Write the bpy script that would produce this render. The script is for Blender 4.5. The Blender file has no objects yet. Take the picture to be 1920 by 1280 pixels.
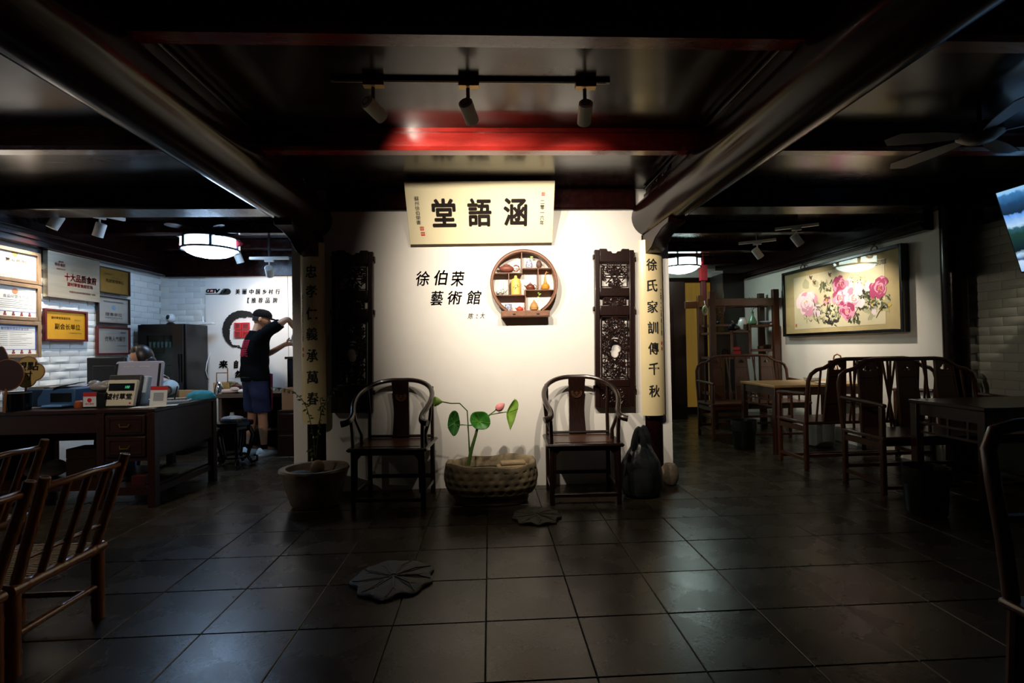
import bpy, bmesh, math, random
import numpy as np
from mathutils import Vector, Matrix, Euler
random.seed(7)
S = bpy.context.scene
COL = S.collection
PI = math.pi

# ------------------------------------------------------------------ camera
FPX, VX, VY, ROLL, EYE = 900.0, 918.0, 653.0, 0.018, 1.25
_c, _s = math.cos(ROLL), math.sin(ROLL)
def _unroll(u, v): return _c*u - _s*v, _s*u + _c*v
_u2, _v2 = _unroll(VX-960, VY-640)
_psi = math.atan2(-_u2, FPX); _th = math.atan2(_v2, math.hypot(FPX, _u2))
FWD = Vector((math.sin(_psi)*math.cos(_th), math.cos(_psi)*math.cos(_th), math.sin(_th)))
RGT = Vector((math.cos(_psi), -math.sin(_psi), 0)); UP = RGT.cross(FWD)
cam_data = bpy.data.cameras.new('camera'); cam = bpy.data.objects.new('camera', cam_data); COL.objects.link(cam)
cx, cy, cz = _c*RGT - _s*UP, _s*RGT + _c*UP, -FWD
mw = Matrix((cx, cy, cz)).transposed().to_4x4(); mw.translation = (0, 0, EYE)
cam.matrix_world = mw
cam_data.sensor_width = 36; cam_data.lens = FPX/1920*36; cam_data.clip_start = 0.05; cam_data.clip_end = 60
S.camera = cam
def at(x, y, Y=None, X=None, Z=None):
    """photo pixel + one known room coordinate -> point in the room"""
    u, v = _unroll(x-960.0, y-640.0)
    r = RGT*(u/FPX) - UP*(v/FPX) + FWD
    t = Y/r.y if Y is not None else X/r.x if X is not None else (Z-EYE)/r.z
    return Vector((0, 0, EYE)) + r*t

# ------------------------------------------------------------------ world, exposure, main lights
W = bpy.data.worlds.new('world'); S.world = W; W.use_nodes = True
W.node_tree.nodes['Background'].inputs[0].default_value = (0.75, 0.85, 1.0, 1)
W.node_tree.nodes['Background'].inputs[1].default_value = 0.0018
S.view_settings.view_transform = 'Standard'; S.view_settings.look = 'None'
S.view_settings.gamma = 1.0; S.view_settings.exposure = 0.0
try: S.view_settings.use_curve_mapping = False
except Exception: pass
SPOT_W, SIDE_W, LAMP_L, LAMP_R = 128.0, 80.0, 26.0, 19.0
WARM = (1.0, 0.88, 0.74); COOL = (0.62, 0.83, 1.0); NEUT = (0.86, 0.97, 1.0)

def spot_light(loc, target, power, color, angle, blend=0.5, radius=0.02):
    d = bpy.data.lights.new('spot_beam', 'SPOT'); d.energy = power; d.color = color
    d.spot_size = math.radians(angle); d.spot_blend = blend; d.shadow_soft_size = radius
    o = bpy.data.objects.new('spot_beam', d); COL.objects.link(o)
    o.location = loc
    o.rotation_euler = (Vector(target)-Vector(loc)).to_track_quat('-Z', 'Y').to_euler()
    return o

# ------------------------------------------------------------------ materials
def lin(h):
    if isinstance(h, str):
        h = h.lstrip('#'); h = [int(h[i:i+2], 16)/255 for i in (0, 2, 4)]
    return tuple(c/12.92 if c <= 0.04045 else ((c+0.055)/1.055)**2.4 for c in h)
_mats = {}
def M(name, col, rough=0.5, metal=0.0, var=None, bump=None, coat=0.0, emit=0.0, stretch=(1, 1, 1), rvar=0.0, spec=0.5, trans=0.0, rand=0.0, two=None):
    if name in _mats: return _mats[name]
    m = bpy.data.materials.new(name); m.use_nodes = True
    nt = m.node_tree; b = nt.nodes['Principled BSDF']
    c = lin(col)
    b.inputs['Base Color'].default_value = (*c, 1)
    b.inputs['Roughness'].default_value = rough; b.inputs['Metallic'].default_value = metal
    b.inputs['Coat Weight'].default_value = coat; b.inputs['Coat Roughness'].default_value = 0.12
    b.inputs['Specular IOR Level'].default_value = spec
    b.inputs['Transmission Weight'].default_value = trans
    if emit:
        b.inputs['Emission Color'].default_value = (*c, 1); b.inputs['Emission Strength'].default_value = emit
    if var or bump or rvar or rand:
        tc = nt.nodes.new('ShaderNodeTexCoord'); mp = nt.nodes.new('ShaderNodeMapping')
        mp.inputs['Scale'].default_value = stretch
        nt.links.new(tc.outputs['Object'], mp.inputs['Vector'])
        def noise(scale, detail=5):
            n = nt.nodes.new('ShaderNodeTexNoise'); n.inputs['Scale'].default_value = scale
            n.inputs['Detail'].default_value = detail; n.inputs['Roughness'].default_value = 0.62
            nt.links.new(mp.outputs[0], n.inputs['Vector']); return n
        if var:
            n = noise(var[0]); r = nt.nodes.new('ShaderNodeValToRGB')
            a = var[1]; c2 = lin(two) if two else tuple(x*(1-a) for x in c)
            c3 = c if two else tuple(min(1, x*(1+a)) for x in c)
            r.color_ramp.elements[0].position = 0.32; r.color_ramp.elements[1].position = 0.68
            r.color_ramp.elements[0].color = (*c2, 1); r.color_ramp.elements[1].color = (*c3, 1)
            nt.links.new(n.outputs['Fac'], r.inputs['Fac']); src = r.outputs['Color']
            if rand:
                oi = nt.nodes.new('ShaderNodeObjectInfo'); mx = nt.nodes.new('ShaderNodeMixRGB'); mx.blend_type = 'MULTIPLY'
                rr = nt.nodes.new('ShaderNodeMapRange'); rr.inputs['To Min'].default_value = 1-rand; rr.inputs['To Max'].default_value = 1+rand
                nt.links.new(oi.outputs['Random'], rr.inputs['Value']); mx.inputs[0].default_value = 1
                nt.links.new(src, mx.inputs[1]); nt.links.new(rr.outputs[0], mx.inputs[2]); src = mx.outputs[0]
            nt.links.new(src, b.inputs['Base Color'])
        if rvar:
            n = noise(var[0]*0.6 if var else 5.0, 6); mr = nt.nodes.new('ShaderNodeMapRange')
            mr.inputs['From Min'].default_value = 0.3; mr.inputs['From Max'].default_value = 0.7
            mr.inputs['To Min'].default_value = max(0.02, rough-rvar); mr.inputs['To Max'].default_value = rough+rvar
            nt.links.new(n.outputs['Fac'], mr.inputs['Value']); nt.links.new(mr.outputs[0], b.inputs['Roughness'])
        if bump:
            n = noise(bump[0]); bp = nt.nodes.new('ShaderNodeBump'); bp.inputs['Strength'].default_value = bump[1]
            bp.inputs['Distance'].default_value = 0.01
            nt.links.new(n.outputs['Fac'], bp.inputs['Height']); nt.links.new(bp.outputs[0], b.inputs['Normal'])
    _mats[name] = m; return m

def glass_mat(name, refl=0.06, tint='#ffffff'):
    if name in _mats: return _mats[name]
    m = bpy.data.materials.new(name); m.use_nodes = True; nt = m.node_tree
    nt.nodes.remove(nt.nodes['Principled BSDF'])
    t = nt.nodes.new('ShaderNodeBsdfTransparent'); t.inputs[0].default_value = (*lin(tint), 1)
    g = nt.nodes.new('ShaderNodeBsdfGlossy'); g.inputs['Roughness'].default_value = 0.02
    mx = nt.nodes.new('ShaderNodeMixShader'); fr = nt.nodes.new('ShaderNodeFresnel'); fr.inputs['IOR'].default_value = 1.45
    ge = nt.nodes.new('ShaderNodeNewGeometry'); iv = nt.nodes.new('ShaderNodeMath'); iv.operation = 'SUBTRACT'; iv.inputs[0].default_value = 1
    ml_ = nt.nodes.new('ShaderNodeMath'); ml_.operation = 'MULTIPLY'
    nt.links.new(ge.outputs['Backfacing'], iv.inputs[1]); nt.links.new(fr.outputs[0], ml_.inputs[0]); nt.links.new(iv.outputs[0], ml_.inputs[1])
    nt.links.new(ml_.outputs[0], mx.inputs[0]); nt.links.new(t.outputs[0], mx.inputs[1]); nt.links.new(g.outputs[0], mx.inputs[2])
    nt.links.new(mx.outputs[0], nt.nodes['Material Output'].inputs['Surface'])
    _mats[name] = m; return m

PLASTER = M('white_plaster', '#e9e4da', 0.85, bump=(60, 0.05), var=(3, 0.03))
BRICKM = M('white_foam_brick', '#dfe0dc', 0.7, bump=(90, 0.25), var=(8, 0.05), rand=0.06)
BRICKG = M('cream_foam_brick', '#d9d8c6', 0.7, bump=(90, 0.25), var=(8, 0.05), rand=0.06)
JOINT = M('brick_joint', '#a9aaa6', 0.9)
TILE = M('slate_tile', '#332b20', 0.27, var=(5, 0.35), bump=(70, 0.06), rvar=0.06, rand=0.22, spec=0.30)
GROUT = M('dark_grout', '#1c1914', 0.9)
LACQ = M('red_lacquer', '#661510', 0.26, var=(6, 0.30), coat=0.5, stretch=(0.6, 3, 3), rvar=0.08)
LACQD = M('dark_red_lacquer', '#180706', 0.20, var=(5, 0.3), coat=0.0, spec=0.16, stretch=(3, 0.6, 3), rvar=0.08)
CEIL = M('dark_ceiling_lacquer', '#1d120e', 0.22, var=(2.2, 0.45), coat=0.15, spec=0.4, stretch=(0.5, 2.0, 1), rvar=0.08)
DWOOD = M('dark_rosewood', '#1f0f0a', 0.30, var=(14, 0.35), coat=0.2, stretch=(6, 6, 0.8))
LATW = M('carved_dark_wood', '#1f0c08', 0.36, var=(18, 0.35), coat=0.15, stretch=(5, 5, 0.8))
BWOOD = M('brown_rosewood', '#43220e', 0.33, var=(14, 0.32), coat=0.2, stretch=(6, 6, 1))
TWOOD = M('table_wood', '#33190d', 0.28, var=(10, 0.3), coat=0.3, stretch=(1, 8, 8))
DESKW = M('desk_wood', '#2a130b', 0.35, var=(12, 0.3), coat=0.15, stretch=(1, 8, 8))
SHELFW = M('shelf_walnut', '#7a5138', 0.5, var=(20, 0.25), stretch=(1, 1, 6))
CREAM = M('cream_lacquer', '#e3cf9d', 0.28, var=(3, 0.05), coat=0.4)
CREAM2 = M('cream_board', '#e9dcb4', 0.5, var=(3, 0.04))
INK = M('black_ink', '#16120e', 0.6)
BROWNINK = M('dark_brown_ink', '#2a1d13', 0.65, var=(60, 0.5))
RED = M('seal_red', '#c3272b', 0.5)
REDL = M('red_letter', '#d81c23', 0.4)
BLACKP = M('black_plastic', '#0d0d0f', 0.4)
BLACKG = M('black_gloss', '#08080a', 0.18)
WHITEP = M('white_plastic', '#d8d8d6', 0.4)
GREYH = M('spot_head_grey', '#e4dfc8', 0.45, bump=(200, 0.2))
WHITEH = M('spot_head_white', '#cfcfca', 0.4)
BRASSY = M('aged_brass', '#8f6f2a', 0.4, metal=0.7)
STONE = M('rough_stone', '#7d6f5b', 0.85, var=(9, 0.35), bump=(30, 0.5))
STONE2 = M('vat_stone', '#a08c68', 0.8, var=(7, 0.4), bump=(40, 0.4), two='#5d5443')
STONED = M('dark_carved_stone', '#3a3831', 0.7, var=(12, 0.3), bump=(40, 0.4))
SOIL = M('dark_soil', '#2a2119', 0.95, bump=(50, 0.6))
LEAF = M('lotus_leaf', '#3f8a2c', 0.45, var=(12, 0.25), spec=0.4)
LEAF2 = M('lotus_leaf_yellow', '#86ad3e', 0.5, var=(12, 0.25))
STEM = M('green_stem', '#4c6a2c', 0.55)
TWIG = M('plant_stem', '#4d5a33', 0.6)
SMALLLEAF = M('small_leaf', '#7a9a52', 0.5)
PINK = M('lotus_pink', '#e58a8a', 0.5, var=(8, 0.2))
BAMBOO = M('honey_bamboo', '#7d4a1c', 0.3, var=(10, 0.25), coat=0.4, stretch=(3, 3, 1))
BAMBOOE = M('bamboo_end', '#b08a58', 0.7)
CANE = M('woven_cane', '#c49a58', 0.45, var=(60, 0.25))
SKIN = M('skin', '#b98a6c', 0.55)
HAIR = M('dark_hair', '#1d120e', 0.4, var=(30, 0.3), stretch=(6, 6, 1))
CLOTHB = M('black_cotton', '#07080a', 0.9, spec=0.08)
CLOTHN = M('navy_cotton', '#141f45', 0.85)
CLOTHW = M('pale_shirt', '#c9d6d8', 0.8, var=(14, 0.08))
STEEL = M('brushed_steel', '#b7ac98', 0.28, metal=0.9, var=(1.5, 0.12), stretch=(1, 1, 14))
GOLDP = M('gold_plate', '#d49a1e', 0.35, metal=0.35, var=(3, 0.1))
BRASSP = M('brass_plate', '#9a7430', 0.32, metal=0.7, var=(3, 0.2))
SILVP = M('silver_plate', '#b7b1a6', 0.38, metal=0.5, var=(3, 0.08))
FRAMER = M('dark_red_frame', '#5a1616', 0.4)
FRAMEB = M('dark_brown_frame', '#2a1a12', 0.45)
FRAMEO = M('tan_frame', '#8a6f52', 0.5, var=(12, 0.2))
PAPERW = M('white_paper', '#eeeae0', 0.7)
PAPERB = M('printed_blue', '#4a62b8', 0.7)
PRINTK = M('print_grey', '#8d8a86', 0.8)
YGLASS = M('amber_glass', '#b5872f', 0.22, emit=.18, var=(1.5, 0.3), stretch=(6, 1, 0.3), two='#8f7446')  # weak emission stands in for light shining through from behind the panes
CELADON = M('celadon', '#6d9a78', 0.25, coat=0.5)
PORCE = M('porcelain_white', '#e6e6e2', 0.22, coat=0.5)
PORCB = M('blue_white_porcelain', '#dfe3ea', 0.22, coat=0.5, var=(90, 0.1), two='#2d4a8f')
CLAYB = M('brown_clay', '#7b4636', 0.5, var=(20, 0.12))
CLAYD = M('dark_clay', '#6a3424', 0.4, var=(20, 0.12))
CLAYR = M('red_clay', '#b8442a', 0.45, var=(20, 0.12))
GOURD = M('orange_gourd', '#d98a2a', 0.4, var=(12, 0.18))
GOURDT = M('tan_gourd', '#b98a4e', 0.55, var=(20, 0.2))
YELLV = M('yellow_bottle', '#e3b95a', 0.45, var=(20, 0.08))
BAG = M('black_bag_film', '#26282a', 0.32, var=(10, 0.2), bump=(14, 0.5))
BEIGE = M('beige_plastic', '#d8cdb4', 0.5)
PRINTERB = M('printer_blue', '#34557e', 0.45)
TEAL = M('teal_cloth', '#2f8fa3', 0.8, var=(20, 0.2))
KHAKI = M('khaki_card', '#b59a72', 0.8)
MAROON = M('maroon_cloth', '#5c1230', 0.85)
GLASS = glass_mat('clear_glass'); BOTTLEG = glass_mat('tinted_glass', tint='#dfe9e4')
MON = M('pale_lilac_plastic', '#b3b2c4', 0.4)

# ------------------------------------------------------------------ mesh builder
class MB:
    def __init__(s): s.v, s.f, s.mi = [], [], []
    def add(s, vs, fs, mi=0, M4=None):
        o = len(s.v)
        s.v += [tuple(M4 @ Vector(v)) if M4 else tuple(v) for v in vs]
        s.f += [[i+o for i in f] for f in fs]; s.mi += [mi]*len(fs); return s
    def bx(s, x0, x1, y0, y1, z0, z1, mi=0, M4=None):
        v = [(x0, y0, z0), (x1, y0, z0), (x1, y1, z0), (x0, y1, z0), (x0, y0, z1), (x1, y0, z1), (x1, y1, z1), (x0, y1, z1)]
        return s.add(v, [(0, 3, 2, 1), (4, 5, 6, 7), (0, 1, 5, 4), (1, 2, 6, 5), (2, 3, 7, 6), (3, 0, 4, 7)], mi, M4)
    def box(s, c, d, mi=0, M4=None):
        return s.bx(c[0]-d[0]/2, c[0]+d[0]/2, c[1]-d[1]/2, c[1]+d[1]/2, c[2]-d[2]/2, c[2]+d[2]/2, mi, M4)
    def bar(s, p, q, w, h=None, mi=0, up=(0, 0, 1)):
        p, q = Vector(p), Vector(q); d = (q-p).normalized(); u = Vector(up)
        if abs(d.dot(u)) > 0.98: u = Vector((0, 1, 0))
        a = d.cross(u).normalized(); b = a.cross(d); h = h or w
        vs = [P+a*(sx*w/2)+b*(sy*h/2) for P in (p, q) for sx, sy in ((-1, -1), (1, -1), (1, 1), (-1, 1))]
        return s.add(vs, [(0, 1, 2, 3), (7, 6, 5, 4), (0, 4, 5, 1), (1, 5, 6, 2), (2, 6, 7, 3), (3, 7, 4, 0)], mi)
    def rod(s, pts, r, n=8, mi=0, closed=False, flat=1.0):
        pts = [Vector(p) for p in pts]; k = len(pts)
        rs = r if isinstance(r, (list, tuple)) else [r]*k
        vs, fs, prev = [], [], None
        for i, p in enumerate(pts):
            if closed: d = pts[(i+1) % k]-pts[i-1]
            else: d = pts[min(i+1, k-1)]-pts[max(i-1, 0)]
            d = d.normalized() if d.length > 1e-9 else Vector((0, 0, 1))
            if prev is None:
                u = Vector((0, 0, 1)) if abs(d.z) < 0.95 else Vector((0, 1, 0)); a = d.cross(u).normalized()
            else:
                a = prev - d*prev.dot(d); a = a.normalized() if a.length > 1e-6 else d.orthogonal().normalized()
            prev = a; b = d.cross(a)
            vs += [p+(a*math.cos(2*PI*j/n)+b*math.sin(2*PI*j/n)*flat)*rs[i] for j in range(n)]
        seg = k if closed else k-1
        for i in range(seg):
            for j in range(n):
                fs.append((i*n+j, i*n+(j+1) % n, ((i+1) % k)*n+(j+1) % n, ((i+1) % k)*n+j))
        if not closed: fs += [tuple(range(n-1, -1, -1)), tuple((k-1)*n+j for j in range(n))]
        return s.add(vs, fs, mi)
    def lathe(s, prof, c=(0, 0, 0), n=20, mi=0, sx=1.0, sy=1.0, fn=None, M4=None, cap=True):
        vs, fs = [], []
        for i, (r, z) in enumerate(prof):
            for j in range(n):
                a = 2*PI*j/n; k = fn(i, a) if fn else 1.0
                vs.append((c[0]+r*k*math.cos(a)*sx, c[1]+r*k*math.sin(a)*sy, c[2]+z))
        for i in range(len(prof)-1):
            for j in range(n): fs.append((i*n+j, i*n+(j+1) % n, (i+1)*n+(j+1) % n, (i+1)*n+j))
        if cap:
            fs.append(tuple(range(n-1, -1, -1))); fs.append(tuple((len(prof)-1)*n+j for j in range(n)))
        return s.add(vs, fs, mi, M4)
    def ball(s, c, r, n=12, mi=0, M4=None):
        r = r if isinstance(r, (list, tuple)) else (r, r, r)
        prof = [(max(1e-4, math.cos(t)), math.sin(t)*r[2]) for t in [-PI/2+PI*i/(n//2) for i in range(n//2+1)]]
        return s.lathe(prof, c, n, mi, r[0], r[1], M4=M4)
    def prism(s, poly, h, M4=None, mi=0):
        """poly in x,z ; front at y=0, back at y=h"""
        n = len(poly)
        vs = [(x, 0, z) for x, z in poly]+[(x, h, z) for x, z in poly]
        fs = [tuple(range(n)), tuple(range(2*n-1, n-1, -1))]+[(i, n+i, n+(i+1) % n, (i+1) % n) for i in range(n)]
        return s.add(vs, fs, mi, M4)
    def ringplate(s, outer, inner, y0, y1, mi=0, M4=None):
        n = len(outer)
        vs = [(x, y, z) for y in (y0, y1) for L in (outer, inner) for x, z in L]
        fs = []
        for i in range(n):
            j = (i+1) % n
            fs += [(i, j, n+j, n+i), (2*n+j, 2*n+i, 3*n+i, 3*n+j), (i, 2*n+i, 2*n+j, j), (n+j, 3*n+j, 3*n+i, n+i)]
        return s.add(vs, fs, mi, M4)
    def mesh(s, name, mats, smooth=35):
        me = bpy.data.meshes.new(name); me.from_pydata(s.v, [], s.f)
        for m in (mats if isinstance(mats, (list, tuple)) else [mats]): me.materials.append(m)
        me.polygons.foreach_set('material_index', s.mi)
        if smooth:
            me.polygons.foreach_set('use_smooth', [True]*len(me.polygons)); me.set_sharp_from_angle(angle=math.radians(smooth))
        me.update(); return me
    def build(s, name, mats, parent=None, smooth=35, bevel=0.0, loc=None, rz=0.0):
        o = bpy.data.objects.new(name, s.mesh(name, mats, smooth)); COL.objects.link(o)
        if parent: o.parent = parent
        if loc is not None: o.location = loc
        if rz: o.rotation_euler = (0, 0, rz)
        if bevel:
            b = o.modifiers.new('bevel', 'BEVEL'); b.width = bevel; b.segments = 2; b.limit_method = 'ANGLE'; b.angle_limit = math.radians(40)
        return o

def tag(o, label, cat, group=None, kind=None):
    o['label'] = label; o['category'] = cat
    if group: o['group'] = group
    if kind: o['kind'] = kind
    return o
def thing(name, label, cat, loc=(0, 0, 0), rz=0.0, group=None, rot=None):
    o = bpy.data.objects.new(name, None); COL.objects.link(o); o.empty_display_size = 0.05
    o.location = loc; o.rotation_euler = rot if rot else (0, 0, rz)
    return tag(o, label, cat, group)
def dup(root, loc=None, rz=None, label=None, group=None):
    def cp(o, par):
        c = o.copy(); COL.objects.link(c)
        if par: c.parent = par
        for ch in list(kids.get(o.name, [])): cp(ch, c)
        return c
    kids = {}
    for o in COL.objects:
        if o.parent: kids.setdefault(o.parent.name, []).append(o)
    r = cp(root, None)
    if loc is not None: r.location = loc
    if rz is not None: r.rotation_euler[2] = rz
    if label: r['label'] = label
    if group: r['group'] = group
    return r

_fontcache = {}
def glyphs(s, off=0.0, shear=0.0, res=4, line=1.0):
    key = (s, off, shear, line)
    if key not in _fontcache:
        cu = bpy.data.curves.new('lettering', 'FONT'); cu.body = s; cu.size = 1.0; cu.shear = shear
        cu.resolution_u = res; cu.align_x = 'CENTER'; cu.space_line = line
        ob = bpy.data.objects.new('lettering', cu); COL.objects.link(ob)
        dg = bpy.context.evaluated_depsgraph_get(); dg.update()
        me = bpy.data.meshes.new_from_object(ob.evaluated_get(dg))
        vs = [(v.co.x, v.co.y) for v in me.vertices]; fs = [list(p.vertices) for p in me.polygons]
        bpy.data.objects.remove(ob); bpy.data.curves.remove(cu); bpy.data.meshes.remove(me)
        if off > 0.002:      # thicken the strokes: shifted copies of the flat glyph give rounded, heavier writing
            V, Fc = [], []
            for k in range(8):
                o_ = len(V); V += [(x+off*math.cos(k*PI/4), y+off*math.sin(k*PI/4)) for x, y in vs]; Fc += [[i+o_ for i in f] for f in fs]
            vs, fs = V, Fc
        _fontcache[key] = (vs, fs)
    return _fontcache[key]
def txt(s, w, h, mat, parent, loc, name='lettering', off=0.0, shear=0.0, bend=None, line=1.0, thick=0.0, mb=None, mi=0):
    """flat writing in the local x-z plane facing -y, fitted to w x h (None keeps the aspect), centred at loc"""
    vs, fs = glyphs(s, off, shear, line=line)
    if not vs: return None
    xs = [v[0] for v in vs]; ys = [v[1] for v in vs]
    W0, H0 = max(xs)-min(xs) or 1, max(ys)-min(ys) or 1
    sx = w/W0 if w else h/H0; sy = h/H0 if h else sx
    mx, my = (max(xs)+min(xs))/2, (max(ys)+min(ys))/2
    pts = [((x-mx)*sx, (y-my)*sy) for x, y in vs]
    def place(x, z, d):
        if bend: R, x0, cy_ = bend; a = (x+loc[0]-x0)/R; return (x0+(R+d)*math.sin(a), cy_-(R+d)*math.cos(a), z+loc[2])
        return (x+loc[0], loc[1]-d, z+loc[2])
    own = mb is None
    mb = mb or MB()
    if thick:
        from collections import Counter
        n = len(pts); ec = Counter()
        for f in fs:
            for i in range(len(f)): ec[tuple(sorted((f[i], f[(i+1) % len(f)])))] += 1
        sides = []
        for f in fs:
            for i in range(len(f)):
                a, b = f[i], f[(i+1) % len(f)]
                if ec[tuple(sorted((a, b)))] == 1: sides.append((a, a+n, b+n, b))
        mb.add([place(x, z, thick) for x, z in pts]+[place(x, z, 0) for x, z in pts], fs+sides, mi)
    else: mb.add([place(x, z, 0.0012) for x, z in pts], fs, mi)
    return mb.build(name, mat, parent, smooth=0) if own else None

# ================================================================== ROOM SHELL
def struct(o, label, cat): return tag(o, label, cat, kind='structure')
WY = 4.36                       # front face of the display wall
ZC = 2.70
# floor: slate tiles on a dark bed
fl = struct(MB().bx(-5.6, 5.6, -0.6, 9.9, -0.12, -0.010).build('floor', GROUT), 'dark grey slate tiled floor of the tea house', 'floor')
TX, TY, TX0, TY0 = 0.424, 0.405, -0.038, 2.222
tile_meshes = []
for k in range(5):
    b = MB(); e = 0.003; hx, hy = TX/2-0.0016, TY/2-0.0016
    dz = [random.uniform(-0.0012, 0.0006) for _ in range(4)]
    b.add([(-hx, -hy, -.012), (hx, -hy, -.012), (hx, hy, -.012), (-hx, hy, -.012),
           (-hx, -hy, -e+dz[0]), (hx, -hy, -e+dz[1]), (hx, hy, -e+dz[2]), (-hx, hy, -e+dz[3]),
           (-hx+e, -hy+e, dz[0]), (hx-e, -hy+e, dz[1]), (hx-e, hy-e, dz[2]), (-hx+e, hy-e, dz[3])],
          [(8, 9, 10, 11)]+[(i, (i+1) % 4, 4+(i+1) % 4, 4+i) for i in range(4)]+[(4+i, 4+(i+1) % 4, 8+(i+1) % 4, 8+i) for i in range(4)])
    tile_meshes.append(b.mesh('tile', TILE, smooth=0))
cells = []
for i in range(-13, 13):
    for j in range(-6, 19):
        x, y = TX0+TX*(i+.5), TY0+TY*(j+.5)
        if x < -5.4 or x > 5.4: continue
        inwall = -1.75 < x < 1.67 and y > 4.45
        vis = y > 1.2 and abs(x) < 1.12*y+0.35 and not inwall
        dark = x < -4.45 or x > 4.7 or y > 9.2
        cells.append((0 if vis and not dark else 1, y+abs(x)*0.3, x, y))
cells.sort(); far = MB()
for n_, (p_, d_, x, y) in enumerate(cells):
    if n_ < 296 and p_ == 0:
        o = bpy.data.objects.new('tile', tile_meshes[n_ % 5]); COL.objects.link(o); o.parent = fl; o.location = (x, y, 0)
        o.rotation_euler = (0, 0, PI if n_ % 3 == 0 else 0)
    else:
        far.bx(x-TX/2+.0022, x+TX/2-.0022, y-TY/2+.0022, y+TY/2-.0022, -.012, -.0004)
far.build('far_tiles', TILE, fl, smooth=0)['kind'] = 'stuff'

# display wall
struct(MB().bx(-1.75, 1.668, WY, 4.62, 0, ZC).build('wall_center', PLASTER), 'white plaster display wall under the cream signboard', 'wall')
# side and back walls
XL, XR = -4.4, 4.4
wl = struct(MB().bx(XL-.15, XL-.012, -0.5, 6.75, 0, ZC).build('wall_left', JOINT), 'white foam brick wall hung with certificates', 'wall')
wbl = struct(MB().bx(XL-.15, -1.6, 6.662, 6.8, 0, ZC).build('wall_back_left', PLASTER), 'pale wall behind the fridge and white sign panel', 'wall')
struct(MB().bx(XR, XR+.4, 4.47, 9.0, 0, ZC).build('wall_right', PLASTER), 'white plaster wall holding the peony painting', 'wall')
wr = struct(MB().bx(4.662, 4.8, 0.6, 4.6, 0, ZC).build('wall_front_right', JOINT), 'cream foam brick wall beside the dark column at right', 'wall')
struct(MB().bx(1.3, 4.8, 9.0, 9.15, 0, ZC).build('wall_back_right', PLASTER), 'pale back wall behind the amber glass doors', 'wall')
struct(MB().bx(-1.65, -1.6, 4.62, 6.8, 0, ZC).bx(1.5, 1.55, 4.62, 9.1, 0, ZC).build('wall_inner', PLASTER), 'inner white partition walls behind the display wall', 'wall')

def brick_mesh(w, h, mat, seed):
    rn = random.Random(seed); nx, nz = 6, 3; vs = []; fs = []
    for j in range(nz+1):
        for i in range(nx+1):
            e = i in (0, nx) or j in (0, nz)
            x = -w/2+w*i/nx; z = -h/2+h*j/nz
            vs.append((x*0.97 if e else x, -0.004 if e else -0.011+rn.uniform(-.004, .005), z*0.93 if e else z))
    for j in range(nz):
        for i in range(nx):
            a = j*(nx+1)+i; fs.append((a, a+1, a+nx+2, a+nx+1))
    ring = [i for i in range(nx+1)]+[(j)*(nx+1)+nx for j in range(1, nz+1)]+[nz*(nx+1)+i for i in range(nx-1, -1, -1)]+[j*(nx+1) for j in range(nz-1, 0, -1)]
    o = len(vs)
    for k in ring: vs.append((vs[k][0]/0.97, 0.004, vs[k][2]/0.93))
    for k in range(len(ring)): fs.append((ring[k], o+k, o+(k+1) % len(ring), ring[(k+1) % len(ring)]))
    return MB().add(vs, fs).mesh('brick', mat, smooth=25)
def bricks(wall, origin, rz, length, z0, z1, bw, bh, mat, skip=None):
    ms = [brick_mesh(bw, bh, mat, k) for k in range(6)]
    R = Matrix.Rotation(rz, 3, 'Z'); rows = int((z1-z0)/bh); cnt = 0
    for r in range(rows):
        u = -(r % 2)*bw/2
        while u < length-0.02:
            c = u+bw/2; z = z0+bh*(r+.5)
            if c > (-.01 if wall is wr else .02) and c < length-.0 and not (skip and skip(c, z)):
                o = bpy.data.objects.new('brick', ms[random.randrange(6)]); COL.objects.link(o); o.parent = wall
                p = R @ Vector((c, 0, 0)); o.location = (origin[0]+p.x, origin[1]+p.y, z); o.rotation_euler = (0, 0, rz); cnt += 1
            u += bw
    return cnt
# left wall: local x runs along +Y
def skipL(c, z):
    y = 3.3+c
    return z < 0.84 or (4.0 < y < 4.82 and 1.3 < z < 2.2) or (5.0 < y < 5.5 and z > 1.9) or (5.65 < y < 6.0 and 1.3 < z < 2.2) or (4.98 < y < 5.37 and 1.45 < z < 1.68)
bricks(wl, (XL-.010, 3.3), PI/2, 3.35, 0.78, 2.34, 0.23, 0.078, BRICKM, skipL)
MB().bx(XL-.013, XL-.005, 0.0, 3.3, 0, 2.34).bx(XL-.013, XL-.005, 3.3, 6.66, 0, 0.78).build('lower_facing', BRICKM, wl)
bricks(wbl, (XL, 6.660), 0, 0.62, 0.75, 2.34, 0.21, 0.078, BRICKM, lambda c, z: z < 1.55 and c > 0.2)
bricks(wr, (4.660, 4.38), -PI/2, 1.9, 0.55, 2.33, 0.24, 0.082, BRICKG)

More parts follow.
